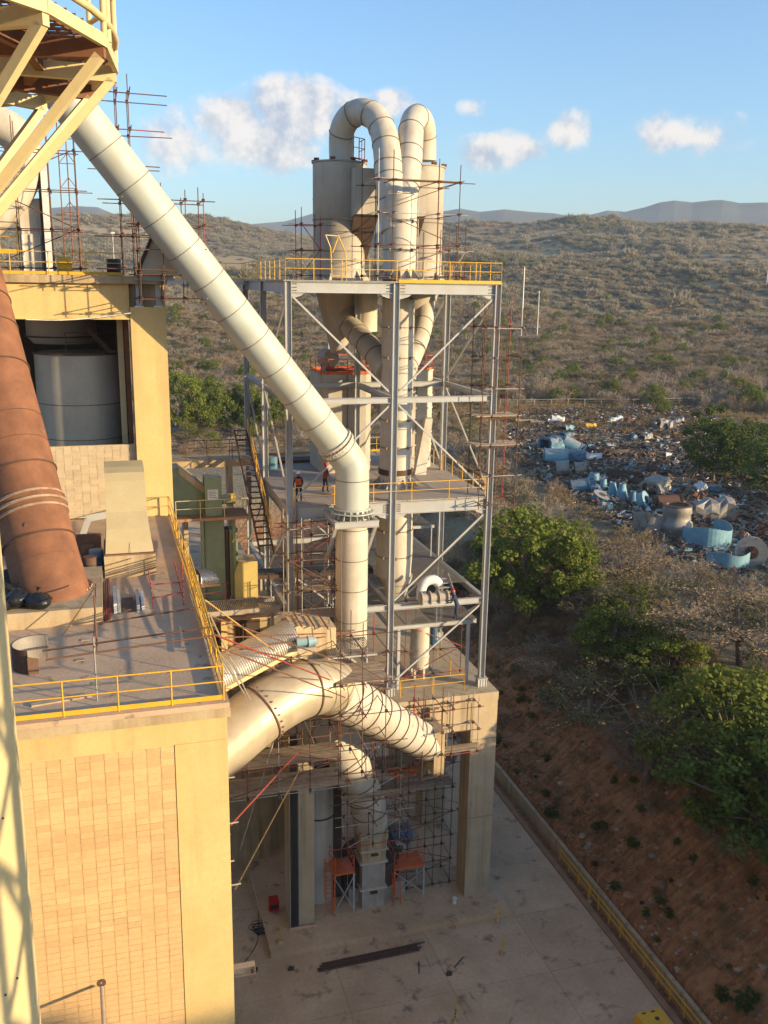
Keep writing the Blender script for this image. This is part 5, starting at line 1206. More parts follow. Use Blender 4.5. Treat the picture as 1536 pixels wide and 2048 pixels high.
for k in range(4): MB().ring(c + Vector((-.3 + .55 * k, -.9, .35)), (1, 0, 0), .28, .42, .08, 20).build('flange', m_steeld, t)
MB().mm(c.x - .3, c.x + 1.3, c.y - 1.15, c.y - .65, 20.7, 20.9).build('base', m_steel, t)
t = thing('lower_stair', 'short galvanised stair on the lower tower deck', 'stair', (21, 60, 20.7)); c = onz(885, 1205, 20.72)
for k in range(6): MB().mm(c.x, c.x + .9, c.y + k * .28, c.y + k * .28 + .26, 20.72 + k * .2, 20.76 + k * .2).build('tread', m_silver, t)
for s2_ in (0, .92): MB().bar((c.x + s2_, c.y, 20.7), (c.x + s2_, c.y + 1.7, 21.95), .05, .25).build('stringer', m_silver, t)
t = thing('upper_grating', 'grating platform behind the riser above the lower deck', 'platform', (20, 62, 23)); 
g = MB()
for k in range(30): g.mm(18.6 + k * .1, 18.63 + k * .1, 60.5, 65, 23.0, 23.04)
o = g.build('grating', m_grate, t); o['kind'] = 'stuff'
for y_ in (60.5, 65): MB().bar((18.5, y_, 22.9), (21.7, y_, 22.9), .1, .2).build('edge_beam', m_steel, t)
for k in range(3): MB().bar((18.7 + 1.4 * k, 60.5, 20.7), (18.7 + 1.4 * k, 60.5, 22.8), .08).build('post', m_steel, t)
# timber and rolled sheets on the middle deck
t = thing('board_stack', 'stack of dark boards lying at the back of the middle deck', 'boards', (12, 65, 27.1))
for k in range(10): MB().mm(10.3 + random.uniform(0, .4), 14.6 + random.uniform(-.5, .6), 64.2 + .3 * (k % 5), 64.46 + .3 * (k % 5), 27.1 + .09 * (k // 5), 27.18 + .09 * (k // 5)).build('board', m_rustd, t)
tag(MB().lathe((10.6, 62.6, 27.1), [(.4, 0), (.4, .75), (.36, .8)], 18).build('blue_bin', m_blue), 'dark blue bin standing on the middle deck by the board stack', 'bin')
# ------------------------------------------------------------ things standing on the yard
t = thing('pipe_bundle', 'bundle of long dark steel bars lying on the yard in front of the plinth', 'steel bars', (13.6, 46.9, 0))
for k in range(8): MB().bar((10.2 + random.uniform(0, .5), 46.75 - .09 * k + .3, .04 + .05 * (k % 2)), (16.7 + random.uniform(-.2, .5), 46.95 - .09 * k + .3, .04 + .05 * (k % 2)), .07).build('bar', m_rustd, t)
for k, (x_, y_, b_) in enumerate([(910, 2045, 'row end'), (1004, 1908, 'm'), (995, 1842, 'p'), (1178, 1803, 'c'), (560, 1885, 'l')]):
    p = onz(x_, y_, .0 if k not in (2, 4) else .34)
    t = thing('barrier_post', ('yellow barrier post on a round base in the open yard', 'yellow barrier post on a round base in front of the plinth corner', 'yellow barrier post standing on the plinth corner', 'yellow barrier post beside the dusty curb', 'yellow barrier post on the plinth next to the cabled column')[k], 'barrier post', p, 'yellow barrier posts in the yard')
    MB().lathe(p, [(.2, 0), (.2, .08), (.06, .12), (.055, .14)], 18).build('base', m_creamdirty, t); MB().tube(p + Vector((0, 0, .1)), p + Vector((.03, 0, 1.05)), .045, n=10).build('pole', m_yellow, t); MB().lathe(p + Vector((.03, 0, 1.05)), [(.06, 0), (.06, .05), (.02, .08)], 10).build('cap', m_yellow, t)
    if k == 0:
        for j in range(3): MB().tube(p + Vector((.01 * j, 0, .35 + .22 * j)), p + Vector((.01 * j, 0, .43 + .22 * j)), .048, n=10).build('black_band', m_cable, t)
railing('thin yellow rail running along the drain beside the retaining wall', [(28.95, 32, .1), (28.95, 52.6, .1)], h=.95, sp=1.42, r=.036, mat=m_yellow, toe=0)
t = thing('paint_bucket', 'white bucket at the foot of the tree side table column', 'bucket', onz(908, 1806, .34)); p = onz(908, 1806, .34)
MB().lathe(p, [(.15, 0), (.18, .38), (.185, .4), (.16, .4)], 18).build('pail', m_white, t); MB().path([p + Vector((.18 * math.cos(a), 0, .4 + .14 * math.sin(a))) for a in [R(x) for x in range(0, 181, 20)]], .008, 5).build('handle', m_cable, t)
t = thing('welding_set', 'red welding machine standing against the cabled column', 'welder', onz(548, 1822, .34)); p = onz(548, 1822, .34)
MB().mm(p.x - .3, p.x + .3, p.y - .2, p.y + .4, p.z + .15, p.z + .85).build('case', m_redh, t); MB().mm(p.x - .25, p.x + .25, p.y - .22, p.y - .2, p.z + .3, p.z + .6).build('panel', m_cable, t)
for s2_ in (-.28, .28): MB().tube((p.x + s2_ - .03, p.y + .1, p.z + .14), (p.x + s2_ + .03, p.y + .1, p.z + .14), .14, n=14).build('wheel', m_cable, t)
t = thing('cable_heap', 'tangled heap of black cable on the yard beside the plinth', 'cable', onz(517, 1855, 0)); p = onz(517, 1860, 0); rs5 = random.Random(9)
for k in range(9):
    c = p + Vector((rs5.uniform(-.25, .25), rs5.uniform(-.3, .3), 0)); r_ = rs5.uniform(.25, .5)
    MB().path([c + Vector((r_ * math.cos(a), r_ * .8 * math.sin(a), .05 + .04 * k + .03 * math.sin(3 * a))) for a in [2 * math.pi * j / 16 for j in range(17)]], .022, 5, caps=False).build('loop', m_cable, t)
MB().path(smooth_path([p, p + Vector((-.3, -1.4, .02)), p + Vector((-1.2, -2.6, .02)), p + Vector((-2.2, -4, .02))]), .02, 5).build('tail', m_cable, t); MB().path(smooth_path([p, p + Vector((.3, 2, .02)), p + Vector((1.4, 5, .02)), p + Vector((1.0, 8, .02))]), .02, 5).build('tail', m_cable, t)
for k, (x_, y_, lab) in enumerate([(505, 1945, 'dark crumpled rag on the yard near the building'), (578, 1943, 'small dark offcut on the yard near the steel bars'), (895, 1953, 'small brown offcut in the open yard')]):
    p = onz(x_, y_, 0); tag(MB().prism([p, p + Vector((.3, .02, 0)), p + Vector((.36, .2, .06)), p + Vector((.1, .3, .1)), p + Vector((-.06, .16, .02))], (0, 0, .06)).build('yard_litter', m_dark), lab, 'litter')
t = thing('yellow_loader', 'yellow machine with slotted hood parked against the dusty curb', 'machine', onz(1312, 2062, 0)); p = onz(1302, 2026, 1.5)
MB().loft([(p.x - .9, p.y - 2.2, .5), (p.x + .75, p.y - 2.2, .5), (p.x + .75, p.y + .35, .5), (p.x - .9, p.y + .35, .5)], [(p.x - .8, p.y - 2.1, 1.5), (p.x + .68, p.y - 2.1, 1.5), (p.x + .68, p.y + .2, 1.5), (p.x - .8, p.y + .2, 1.5)]).build('hood', m_yellow, t)
for k in range(2): MB().mm(p.x - .5 + .55 * k, p.x - .28 + .55 * k, p.y + .02, p.y + .12, 1.49, 1.515).build('vent_slot', m_dark, t)
MB().lathe((p.x + .1, p.y - .45, 1.49), [(.12, 0), (.12, .05), (.09, .05)], 16).build('exhaust_port', m_dark, t)
for sx_ in (-.75, .6):
    for sy_ in (-1.8, -.1): MB().tube((p.x + sx_ - .15, p.y + sy_, .4), (p.x + sx_ + .15, p.y + sy_, .4), .4, n=20).build('wheel', m_cable, t)
tag(MB().mm(24.4, 24.55, 56, 61, 0, .12).build('dark_beam', m_rustd), 'long dark beam lying on the yard beside the tree side table column', 'beam')

scaffold('tube scaffold round the fan duct bend under the table', [12.6, 14.2, 15.9], [49.0, 50.0], 6.0, 12.2, 1.5, 21, boards=(2,), nbmax=2, over=.9, w=(.6, .1, .3))
scaffold('dark scaffold in the tower bay behind the seat frame', [10.3, 11.7, 13.4], [55.0, 57.4], 14.8, 26.5, 1.85, 22, boards=(1, 3), nbmax=4, over=.5, w=(.8, .1, .1))
scaffold('tube scaffold between the conveyor cover and the tower foot', [6.6, 8.2, 9.6], [49.2, 50.6], 13.8, 20.4, 1.6, 23, boards=(1,), over=.8, w=(.6, .15, .25))
scaffold('low tube scaffold at the mouth of the ribbed duct', [16.6, 17.8], [47.2, 48.9], 11.0, 16.4, 1.4, 24, over=.6, w=(.5, .2, .3), braces=False)
for k in range(16):                                         # small leavings of the works on the yard
    rs_ = random.Random(200 + k); x_ = rs_.uniform(9, 27); y_ = rs_.uniform(39, 47.5); L_ = rs_.uniform(.25, 1.3); a_ = rs_.uniform(0, 3.1); p = Vector((x_, y_, .03)); d2 = Vector((math.cos(a_), math.sin(a_), 0)) * L_
    tag(MB().bar(p, p + d2, rs_.uniform(.04, .16), .04).build('wood_offcut', (m_board, m_rustd, m_steeld)[k % 3]), ('short pale timber offcut lying on the open yard', 'short rusty steel offcut lying on the open yard', 'short grey steel offcut lying on the open yard')[k % 3], 'offcut', 'offcuts strewn on the yard')
# ------------------------------------------------------------ vegetation
_ts = np.concatenate([np.arange(25, 330, .6), np.arange(330, 2600, 4)])
def ground(px, py):
    d = ray(px, py); pts = np.array([CAM + d * t_ for t_ in _ts]); below = pts[:, 2] < height(pts[:, 0], pts[:, 1])
    below &= (pts[:, 0] > XW) | (pts[:, 1] > 96)
    i = int(np.argmax(below)) if below.any() else len(_ts) - 1
    p = pts[i]; return Vector((p[0], p[1], hz(p[0], p[1])))
def depth(p): return (p - CAM).dot(cf)
def strip(m, a, b, wa, wb, rs_):
    d = b - a; s_ = d.cross(Vector((rs_.uniform(-1, 1), rs_.uniform(-1, 1), rs_.uniform(-1, 1))))
    if s_.length < 1e-6: return
    s_.normalize(); m.add([a - s_ * wa, a + s_ * wa, b + s_ * wb, b - s_ * wb], [(0, 1, 2, 3)])
def dry_bush_mesh(seed, mat, stems=8, levels=4, leafmat=None, nleaf=0, flat=1.0, w0=.016):
    rs_ = random.Random(seed); m = MB(); tips = []
    def grow_(p, d, L, w, lv):
        q_ = p + d * L; strip(m, p, q_, w, w * .7, rs_)
        if lv == 0: tips.append(q_); return
        for k in range(3 if lv > 1 else 4):
            nd = (d + Vector((rs_.gauss(0, .55), rs_.gauss(0, .55), rs_.gauss(.12, .42) * flat))).normalized(); grow_(p.lerp(q_, rs_.uniform(.45, 1)), nd, L * rs_.uniform(.55, .85), max(w * .62, .0045), lv - 1)
    for k in range(stems):
        a = 2 * math.pi * k / stems + rs_.uniform(-.3, .3); t_ = rs_.uniform(.35, 1.0); grow_(Vector((.05 * math.cos(a), .05 * math.sin(a), -.03)), Vector((math.cos(a) * t_, math.sin(a) * t_, rs_.uniform(.6, 1.1))).normalized(), rs_.uniform(.3, .42), w0, levels)
    me = m.mesh('dry_bush'); me.materials.append(mat)
    lm = None
    if nleaf:
        l_ = MB()
        for k in range(nleaf):
            c = rs_.choice(tips) + Vector((rs_.gauss(0, .04), rs_.gauss(0, .04), rs_.gauss(0, .03))); s_ = rs_.uniform(.012, .026); a = Vector((rs_.uniform(-1, 1), rs_.uniform(-1, 1), rs_.uniform(-.5, .5))).normalized() * s_; b = a.cross(Vector((rs_.uniform(-1, 1), rs_.uniform(-1, 1), 1))).normalized() * s_
            l_.add([c - a - b, c + a - b, c + a + b, c - a + b], [(0, 1, 2, 3)])
        lm = l_.mesh('leaves'); lm.materials.append(leafmat)
    return me, lm
def leafy_mesh(seed, mat, n_cl=78, per=95, rx=.5, rz=.42, cz=.56, leaf=.0165, clump=.082):
    rs_ = random.Random(seed); tr = MB(); lf = MB(); cl = []
    tr.tube((0, 0, -.05), (.02, .01, .3), .028, .02, 7)
    for k in range(n_cl):
        while True:
            v = Vector((rs_.uniform(-1, 1), rs_.uniform(-1, 1), rs_.uniform(-1, 1)))
            if .35 < v.length < 1: break
        bump_ = 1 + .25 * math.sin(5 * math.atan2(v.y, v.x) + seed) * (1 - abs(v.z)) + rs_.gauss(0, .08)
        cl.append(Vector((v.x * rx * bump_, v.y * rx * bump_, max(.16, cz + v.z * rz * (1 + rs_.gauss(0, .08))))))
    for k in range(9):
        c = cl[k * 7 % n_cl]; mid = Vector((0.02, .01, .28)).lerp(c, .5) + Vector((0, 0, .04)); tr.tube((.02, .01, .27), mid, .014, .009, 5); tr.tube(mid, c, .009, .003, 5)
    for c in cl:
        s0_ = clump * rs_.uniform(.7, 1.35)
        for k in range(per):
            v = Vector((rs_.gauss(0, 1), rs_.gauss(0, 1), rs_.gauss(0, .7))).normalized() * s0_ * rs_.random() ** .4
            p = c + v; nrm = (v.normalized() * .6 + Vector((rs_.gauss(0, .6), rs_.gauss(0, .6), .5 + rs_.gauss(0, .5)))).normalized(); a = nrm.orthogonal().normalized() * leaf * rs_.uniform(.6, 1.3); b = nrm.cross(a).normalized() * leaf * rs_.uniform(.5, 1)
            lf.add([p - a, p + b, p + a, p - b], [(0, 1, 2, 3)])
    me = lf.mesh('crown'); me.materials.append(mat); tm = tr.mesh('trunk'); tm.materials.append(m_bark)
    return tm, me
def acacia_mesh(seed, mat):
    rs_ = random.Random(seed); tr = MB(); lf = MB()
    base = Vector((0, 0, -.05)); fork = Vector((.03, .02, .32)); tr.tube(base, fork, .03, .022, 7)
    ends = []
    for k in range(9):
        a = 2 * math.pi * k / 9 + rs_.uniform(-.3, .3); e1 = fork + Vector((.28 * math.cos(a), .28 * math.sin(a), .24 + rs_.uniform(-.05, .08))); tr.tube(fork, e1, .012, .008, 5)
        for j in range(4):
            e2 = e1 + Vector((rs_.gauss(.18 * math.cos(a), .12), rs_.gauss(.18 * math.sin(a), .12), rs_.uniform(.02, .16))); tr.tube(e1, e2, .006, .003, 4)
            for i in range(5):
                e3 = e2 + Vector((rs_.gauss(0, .11), rs_.gauss(0, .11), rs_.uniform(-.02, .07))); strip(tr, e2, e3, .004, .002, rs_); ends.append((e2, e3))
    for a, b in ends:
        for k in range(20):
            c = a.lerp(b, rs_.random()) + Vector((rs_.gauss(0, .03), rs_.gauss(0, .03), rs_.gauss(.005, .016))); d = Vector((rs_.gauss(0, 1), rs_.gauss(0, 1), rs_.gauss(0, .35))).normalized() * rs_.uniform(.015, .032); strip(lf, c, c + d, .006, .003, rs_)
    me = lf.mesh('crown'); me.materials.append(mat); tm = tr.mesh('trunk'); tm.materials.append(m_bark)
    return tm, me
def far_bush_mesh(seed, mat, n=300):
    rs_ = random.Random(seed); m = MB(); lob = [(rs_.uniform(0, 6.3), rs_.uniform(.2, .5), rs_.uniform(.35, .7)) for _ in range(5)]
    for k in range(n):                                      # fuzzy crown: short twigs pointing outwards from a few lobes
        la, lr, ls = lob[k % 5]; a = rs_.uniform(0, 6.3); ph = rs_.random() ** .7; rr = (1 - ph ** 2) ** .5
        d = Vector((rr * math.cos(a), rr * math.sin(a), ph)); c = Vector((lr * math.cos(la), lr * math.sin(la), 0)); r0 = ls * rs_.uniform(.45, .95)
        p = c + d * r0; q_ = c + d * (r0 + rs_.uniform(.1, .3)) + Vector((rs_.gauss(0, .09), rs_.gauss(0, .09), rs_.gauss(.03, .07))); strip(m, p, q_, .035, .014, rs_)
    me = m.mesh('far_bush'); me.materials.append(mat); return me
DRY = [dry_bush_mesh(k, (m_twig, m_twigg)[k % 2], 8, 4, m_leafo, (0, 500, 0, 900, 250, 0)[k % 6]) for k in range(6)]
GRN = [leafy_mesh(20 + k, (m_leaf, m_leafd)[k % 2]) for k in range(4)]
ACA = [acacia_mesh(40 + k, (m_leafo, m_twig)[k % 2]) for k in range(2)]
BARE = [dry_bush_mesh(60 + k, m_twigg, 4, 5, None, 0, .8, .02) for k in range(2)]
def place(nm, cat, lab, meshes, names, p, s_, rz, group, sz=None):
    t = thing(nm, lab, cat, p, group); t.rotation_euler = (0, 0, rz); t.scale = (s_, s_, sz or s_)
    for me, n_ in zip(meshes, names):
        if me is None: continue
        o = bpy.data.objects.new(n_, me); col.objects.link(o); o.parent = t
    return t
rv = random.Random(12)
taken = []
def tree_px(px, py, hpx, meshes, nm, lab, group, wide=1.0, sink=0):
    g_ = ground(px, py); s_ = hpx * depth(g_) / FPX
    place(nm, 'tree', lab, meshes, ('trunk', 'crown'), g_ - Vector((0, 0, sink)), s_ * wide, rv.uniform(0, 6), group, s_); taken.append((g_.x, g_.y, s_ * .45))
G1 = 'leafy green trees round the plant'
for px, py, h_, k, lab, w_ in ((1060, 1245, 235, 0, 'bright green leafy tree standing against the tower corner column', 1.05), (1010, 1200, 150, 2, 'round green tree half hidden behind the tower corner column', 1.0), (1135, 1215, 150, 0, 'green leafy tree on the scrap yard side of the tower corner', 1.0),
                           (1225, 1345, 150, 0, 'dense bright green tree with broad leaves behind the acacia on the bank', 1.25), (1330, 1385, 120, 2, 'lower green tree next to the broad leaved tree on the bank', 1.5),
                           (1475, 1660, 330, 0, 'large green tree at the top of the bank above the drain rail', 1.1), (1560, 1760, 330, 1, 'large dark tree in the shade on the bank', 1.1), (1440, 1450, 120, 0, 'small fresh green tree at the edge of the bank shade', 1.3), (1530, 1500, 150, 2, 'green tree behind the large bank tree', 1.2),
                           (1425, 965, 150, 1, 'dark green tree beside the pale track at the scrap yard', 1.1), (1490, 960, 120, 3, 'dark round tree on the pale track behind the scrap', 1.3), (1545, 1000, 130, 3, 'dark tree at the edge of the scrap yard', 1.2), (1326, 830, 32, 0, 'small bright green bush in the grass before the fence', 1.0),
                           (375, 868, 125, 0, 'bright green tree with pale trunk just past the rear building column', .85), (420, 868, 110, 0, 'green tree with forked pale trunk beside the terrace', .9), (505, 866, 100, 2, 'green tree behind the tower back column', 1.0), (550, 865, 95, 0, 'yellowish green tree behind the tower', 1.0), (645, 830, 90, 0, 'green tree behind the plain filter housing', 1.0), (470, 866, 90, 3, 'dull green tree in the gap between two green trees', .9)):
    tree_px(px, py, h_, GRN[k], 'leafy_tree', lab, G1, w_)
G2 = 'flat topped thorn trees on the bank'
for px, py, h_, k, lab, w_ in ((1290, 1575, 250, 0, 'flat topped thorn tree leaning over the red earth bank', 1.35), (1370, 1300, 140, 0, 'wide olive thorn tree between the scrap yard and the bank', 1.9), (1480, 1330, 150, 1, 'brown thorn tree behind the wide olive one', 1.7), (1120, 1420, 140, 1, 'dry thorn tree at the head of the bank beside the tower', 1.2), (1230, 1190, 110, 1, 'dry flat thorn tree beside the grey brushwood', 1.6), (1300, 760, 40, 0, 'distant flat olive thorn tree past the fence', 2.0)):
    tree_px(px, py, h_, ACA[k], 'thorn_tree', lab, G2, w_)
for px, py, h_, lab in ((1008, 1250, 130, 'pale bare young tree beside the tower corner column'), (1075, 790, 60, 'pale bare tree just past the fence near the tower'), (1330, 790, 55, 'white branched dead tree past the fence'), (1240, 795, 45, 'grey dead tree past the fence by the dirt'), (1450, 780, 50, 'bleached dead tree past the fence on the open side')):
    g_ = ground(px, py); s_ = h_ * depth(g_) / FPX; place('bare_tree', 'tree', lab, BARE[rv.randrange(2)], ('branches', 'leaves'), g_, s_ * .8, rv.uniform(0, 6), 'bare dead trees', s_)
SCX = [(1000, 835), (1180, 815), (1400, 815), (1540, 930), (1560, 1180), (1330, 1140), (1230, 1060), (1090, 985), (1000, 905)]
SCP = [ground(*p) for p in SCX]
def inside(x, y, poly):
    c = False; j = len(poly) - 1
    for i in range(len(poly)):
        if (poly[i].y > y) != (poly[j].y > y) and x < (poly[j].x - poly[i].x) * (y - poly[i].y) / (poly[j].y - poly[i].y) + poly[i].x: c = not c
        j = i
    return c
# brushwood one can tell apart, on the plateau next to the plant
n_b = 0; near_pts = []
G3 = 'dry bushes between the bank and the scrap yard'
tries = 0
def zone(x, y):
    if x < 43: return 'on the crest of the red earth bank'
    if min((x - p.x) ** 2 + (y - p.y) ** 2 for p in SCP) < 130: return 'at the edge of the scrap yard'
    return 'in the brushwood beyond the tower' if y > 105 else ('in the brushwood among the thorn trees' if y < 72 else 'in the brushwood above the bank')
kinds = ('grey leafless thorn bush in the brushwood above the bank', 'brown twiggy bush with a few olive leaves in the brushwood above the bank', 'pale grey leafless bush in the brushwood above the bank', 'brown bush with many olive leaves in the brushwood above the bank', 'grey thorn bush with sparse leaves in the brushwood above the bank', 'brown leafless bush in the brushwood above the bank')
while n_b < 188 and tries < 20000:
    tries += 1
    x = rv.uniform(37, 95); y = rv.uniform(42, 165); az_ = math.degrees(math.atan2(x, y))
    if az_ > 43 or az_ < 14: continue
    if inside(x, y, SCP): continue
    if x < 40 and rv.random() < .5: continue
    if any((x - a) ** 2 + (y - b) ** 2 < 3.4 for a, b in near_pts): continue
    if any((x - a) ** 2 + (y - b) ** 2 < (r_ * .6) ** 2 for a, b, r_ in taken): continue
    near_pts.append((x, y)); k = rv.randrange(6); s_ = rv.uniform(2.0, 3.3) * (1.15 if x > 45 else .8)
    place('thorn_bush', 'bush', kinds[k].replace('in the brushwood above the bank', zone(x, y)), DRY[k], ('branches', 'leaves'), Vector((x, y, hz(x, y))), s_, rv.uniform(0, 6), G3); n_b += 1
for k_ in range(118):                                       # brush hanging over the top of the bank
    y = rv.uniform(38, 100); x = rv.uniform(34.6, 43)
    if x < 36 and rv.random() < .5: continue
    k = rv.randrange(6); place('thorn_bush', 'bush', kinds[k].replace('in the brushwood above the bank', 'high on the red earth bank'), DRY[k], ('branches', 'leaves'), Vector((x, y, hz(x, y) - .1)), rv.uniform(1.5, 2.9), rv.uniform(0, 6), 'dry bushes on the red earth bank')
# low plants on the bare bank
G4 = 'small dark plants on the red earth bank'
for k in range(60):
    y = rv.uniform(34, 84); x = XW + .3 + 5.5 * rv.random() ** 1.3; z = hz(x, y); s_ = math.exp(rv.gauss(-.7, .5))
    place('bank_plant', 'plant', 'small dark green plant growing on the bare red earth bank', (GRN[1][1],), ('foliage',), Vector((x, y, z - .12 * s_)), s_, rv.uniform(0, 6), G4)
# masses that nobody could count: instanced over the country
def asset_collection(name, meshes):
    c = bpy.data.collections.new(name)
    for i, me in enumerate(meshes):
        o = bpy.data.objects.new('%s_%02d' % (name, i), me); c.objects.link(o)
    return c
def scatter(name, label, pts, scl, rot, kind, coll, kindtag='stuff'):
    me = bpy.data.meshes.new(name); me.from_pydata(pts, [], [])
    for n_, ty, dat in (('scl', 'FLOAT', scl), ('rot', 'FLOAT', rot), ('kind', 'INT', kind)):
        a = me.attributes.new(n_, ty, 'POINT'); a.data.foreach_set('value', dat)
    o = bpy.data.objects.new(name, me); col.objects.link(o); o['kind'] = kindtag; o['label'] = label; o['category'] = 'vegetation'
    ng = bpy.data.node_groups.new(name, 'GeometryNodeTree')
    ng.interface.new_socket('Geometry', in_out='INPUT', socket_type='NodeSocketGeometry'); ng.interface.new_socket('Geometry', in_out='OUTPUT', socket_type='NodeSocketGeometry')
    N = ng.nodes; L = ng.links.new
    gi = N.new('NodeGroupInput'); go = N.new('NodeGroupOutput'); ip = N.new('GeometryNodeInstanceOnPoints'); ci = N.new('GeometryNodeCollectionInfo')
    ci.inputs['Collection'].default_value = coll; ci.inputs['Separate Children'].default_value = True; ci.inputs['Reset Children'].default_value = True
    def att(n_, ty):
        a = N.new('GeometryNodeInputNamedAttribute'); a.data_type = ty; a.inputs['Name'].default_value = n_; return a.outputs['Attribute']
    cx_ = N.new('ShaderNodeCombineXYZ'); L(att('rot', 'FLOAT'), cx_.inputs[2])
    L(gi.outputs[0], ip.inputs['Points']); L(ci.outputs[0], ip.inputs['Instance']); ip.inputs['Pick Instance'].default_value = True
    L(att('kind', 'INT'), ip.inputs['Instance Index']); L(cx_.outputs[0], ip.inputs['Rotation']); L(att('scl', 'FLOAT'), ip.inputs['Scale']); L(ip.outputs[0], go.inputs[0])
    o.modifiers.new('scatter', 'NODES').node_group = ng
    return o
nr = np.random.default_rng(4)
def wedge(n, d0, d1, a0=-9, a1=44):
    D_ = np.sqrt(nr.uniform(d0 ** 2, d1 ** 2, n)); a = np.radians(nr.uniform(a0, a1, n)); return D_ * np.sin(a), D_ * np.cos(a), D_, np.degrees(a)
# middle distance brush
x, y, D_, a_ = wedge(11500, 62, 480)
ok = ((x > 39) | (y > 112)) & (D_ > 62)
sc_in = np.array([inside(p, q_, SCP) for p, q_ in zip(x, y)])
strip_ = (D_ > 205 - 0) & (D_ < 245) & (a_ > 20)                       # mown strip with the fence
ok &= ~sc_in & ~(strip_ & (nr.random(len(x)) < .93)) & ~((y < 165) & (x < 95) & (x > 37) & (y > 42) & (nr.random(len(x)) < .55))
ok &= ~((a_ < 14) & (D_ < 165))
x, y, D_ = x[ok], y[ok], D_[ok]
n = len(x)
bushc = asset_collection('brush_asset', [d[0] for d in DRY] + [ACA[0][1], ACA[1][1]] + [GRN[0][1]])
kd = nr.choice(9, n, p=[.16, .15, .16, .15, .14, .12, .05, .04, .03]); sc = nr.uniform(1.7, 3.4, n) * np.where(kd > 5, 1.25, 1) * np.where(D_ > 245, 1.45, 1)
scatter('brushwood', 'tangle of dry grey and olive brush covering the flat beyond the plant', np.stack([x, y, height(x, y) - .05], -1).tolist(), sc.tolist(), nr.uniform(0, 6.3, n).tolist(), kd.tolist(), bushc)
# far slopes
x, y, D_, a_ = wedge(70000, 330, 1480)
clear = fbm(x / 120, y / 120, 3, 31) > .17
red = (fbm(x / 90, y / 240, 3, 77) > .10) & (D_ > 800)
ok = ~(clear & (nr.random(len(x)) < .85)) & ~(red & (nr.random(len(x)) < .8)) & ~((D_ < 480) & (nr.random(len(x)) < .5))
x, y, D_ = x[ok], y[ok], D_[ok]; n = len(x)
farc = asset_collection('far_asset', [far_bush_mesh(k, (m_bush1, m_bush1, m_bush1, m_bush2)[k]) for k in range(4)])
gmask = fbm(x / 100, y / 100, 3, 51)
kd = np.where(gmask + nr.normal(0, .12, n) > .2, 3, nr.integers(0, 3, n)); sc = np.exp(nr.normal(.85, .4, n)) * (1 + .5 * np.clip((D_ - 400) / 900, 0, 1))
scatter('far_scrub', 'dry thorn scrub covering the far slopes up to the ridge', np.stack([x, y, height(x, y) - .1], -1).tolist(), sc.tolist(), nr.uniform(0, 6.3, n).tolist(), kd.tolist(), farc)
# brush over the sunny hill behind the photographer, seen by nobody but shading the yard
x = nr.uniform(42, 75, 420); y = nr.uniform(-45, 45, 420); n = len(x)
scatter('hill_brush', 'dry brush over the hill on the sunny side of the yard', np.stack([x, y, height(x, y)], -1).tolist(), nr.uniform(2, 4, n).tolist(), nr.uniform(0, 6.3, n).tolist(), nr.integers(0, 9, n).tolist(), bushc)
x = nr.uniform(35.5, 44, 130); y = nr.uniform(36, 100, 130); n = len(x)
scatter('bank_brush', 'undergrowth of dry brush along the top of the red earth bank', np.stack([x, y, height(x, y) - .1], -1).tolist(), nr.uniform(1.4, 2.8, n).tolist(), nr.uniform(0, 6.3, n).tolist(), nr.integers(0, 8, n).tolist(), bushc)
# dry grass
gm_ = MB(); rg = random.Random(2)
for k in range(60):
    a = rg.uniform(0, 6.28); r_ = rg.random() ** .5 * .5; p = Vector((r_ * math.cos(a), r_ * math.sin(a), 0)); q_ = p + Vector((rg.gauss(0, .13), rg.gauss(0, .13), rg.uniform(.25, .6))); strip(gm_, p, q_, .012, .003, rg)
gme = gm_.mesh('tuft'); gme.materials.append(m_grass)
x, y, D_, a_ = wedge(5200, 160, 262, 12, 44)
ok = (D_ > 196); x, y = x[ok], y[ok]
x2 = nr.uniform(XW + .6, 46, 2300); y2 = nr.uniform(30, 96, 2300); x = np.concatenate([x, x2]); y = np.concatenate([y, y2]); n = len(x)
sc = np.where(y < 100, nr.uniform(.35, 1.0, n), nr.uniform(1.0, 1.9, n))
scatter('dry_grass', 'dry grass on the bank and in the strip before the fence', np.stack([x, y, height(x, y)], -1).tolist(), sc.tolist(), nr.uniform(0, 6.3, n).tolist(), [0] * n, asset_collection('grass_asset', [gme]))

# stones and clods on the bank
rk = []
for s_ in range(3):
    rr_ = random.Random(s_); m = MB(); n = 7; vs = []
    for j in range(4):
        for k in range(n):
            a = 2 * math.pi * k / n; r_ = (.3, .5, .42, .12)[j] * rr_.uniform(.75, 1.2); vs.append((r_ * math.cos(a), r_ * math.sin(a), (-.1, .1, .3, .42)[j] * rr_.uniform(.8, 1.2)))
    m.add(vs, [(j * n + k, j * n + (k + 1) % n, (j + 1) * n + (k + 1) % n, (j + 1) * n + k) for j in range(3) for k in range(n)] + [tuple(range(3 * n, 4 * n))]); me_ = m.mesh('stone'); me_.materials.append(M('clod_%d' % s_, ((.36, .17, .08), (.28, .14, .07), (.40, .30, .20))[s_], None, 3, .95, var=.25)); rk.append(me_)
x = XW + .2 + 9 * nr.random(2600) ** 1.6; y = nr.uniform(30, 96, 2600); n = len(x)
scatter('bank_stones', 'loose stones and clods of earth on the bank', np.stack([x, y, height(x, y)], -1).tolist(), np.exp(nr.normal(-1.7, .5, n)).tolist(), nr.uniform(0, 6.3, n).tolist(), nr.integers(0, 3, n).tolist(), asset_collection('stone_asset', rk))

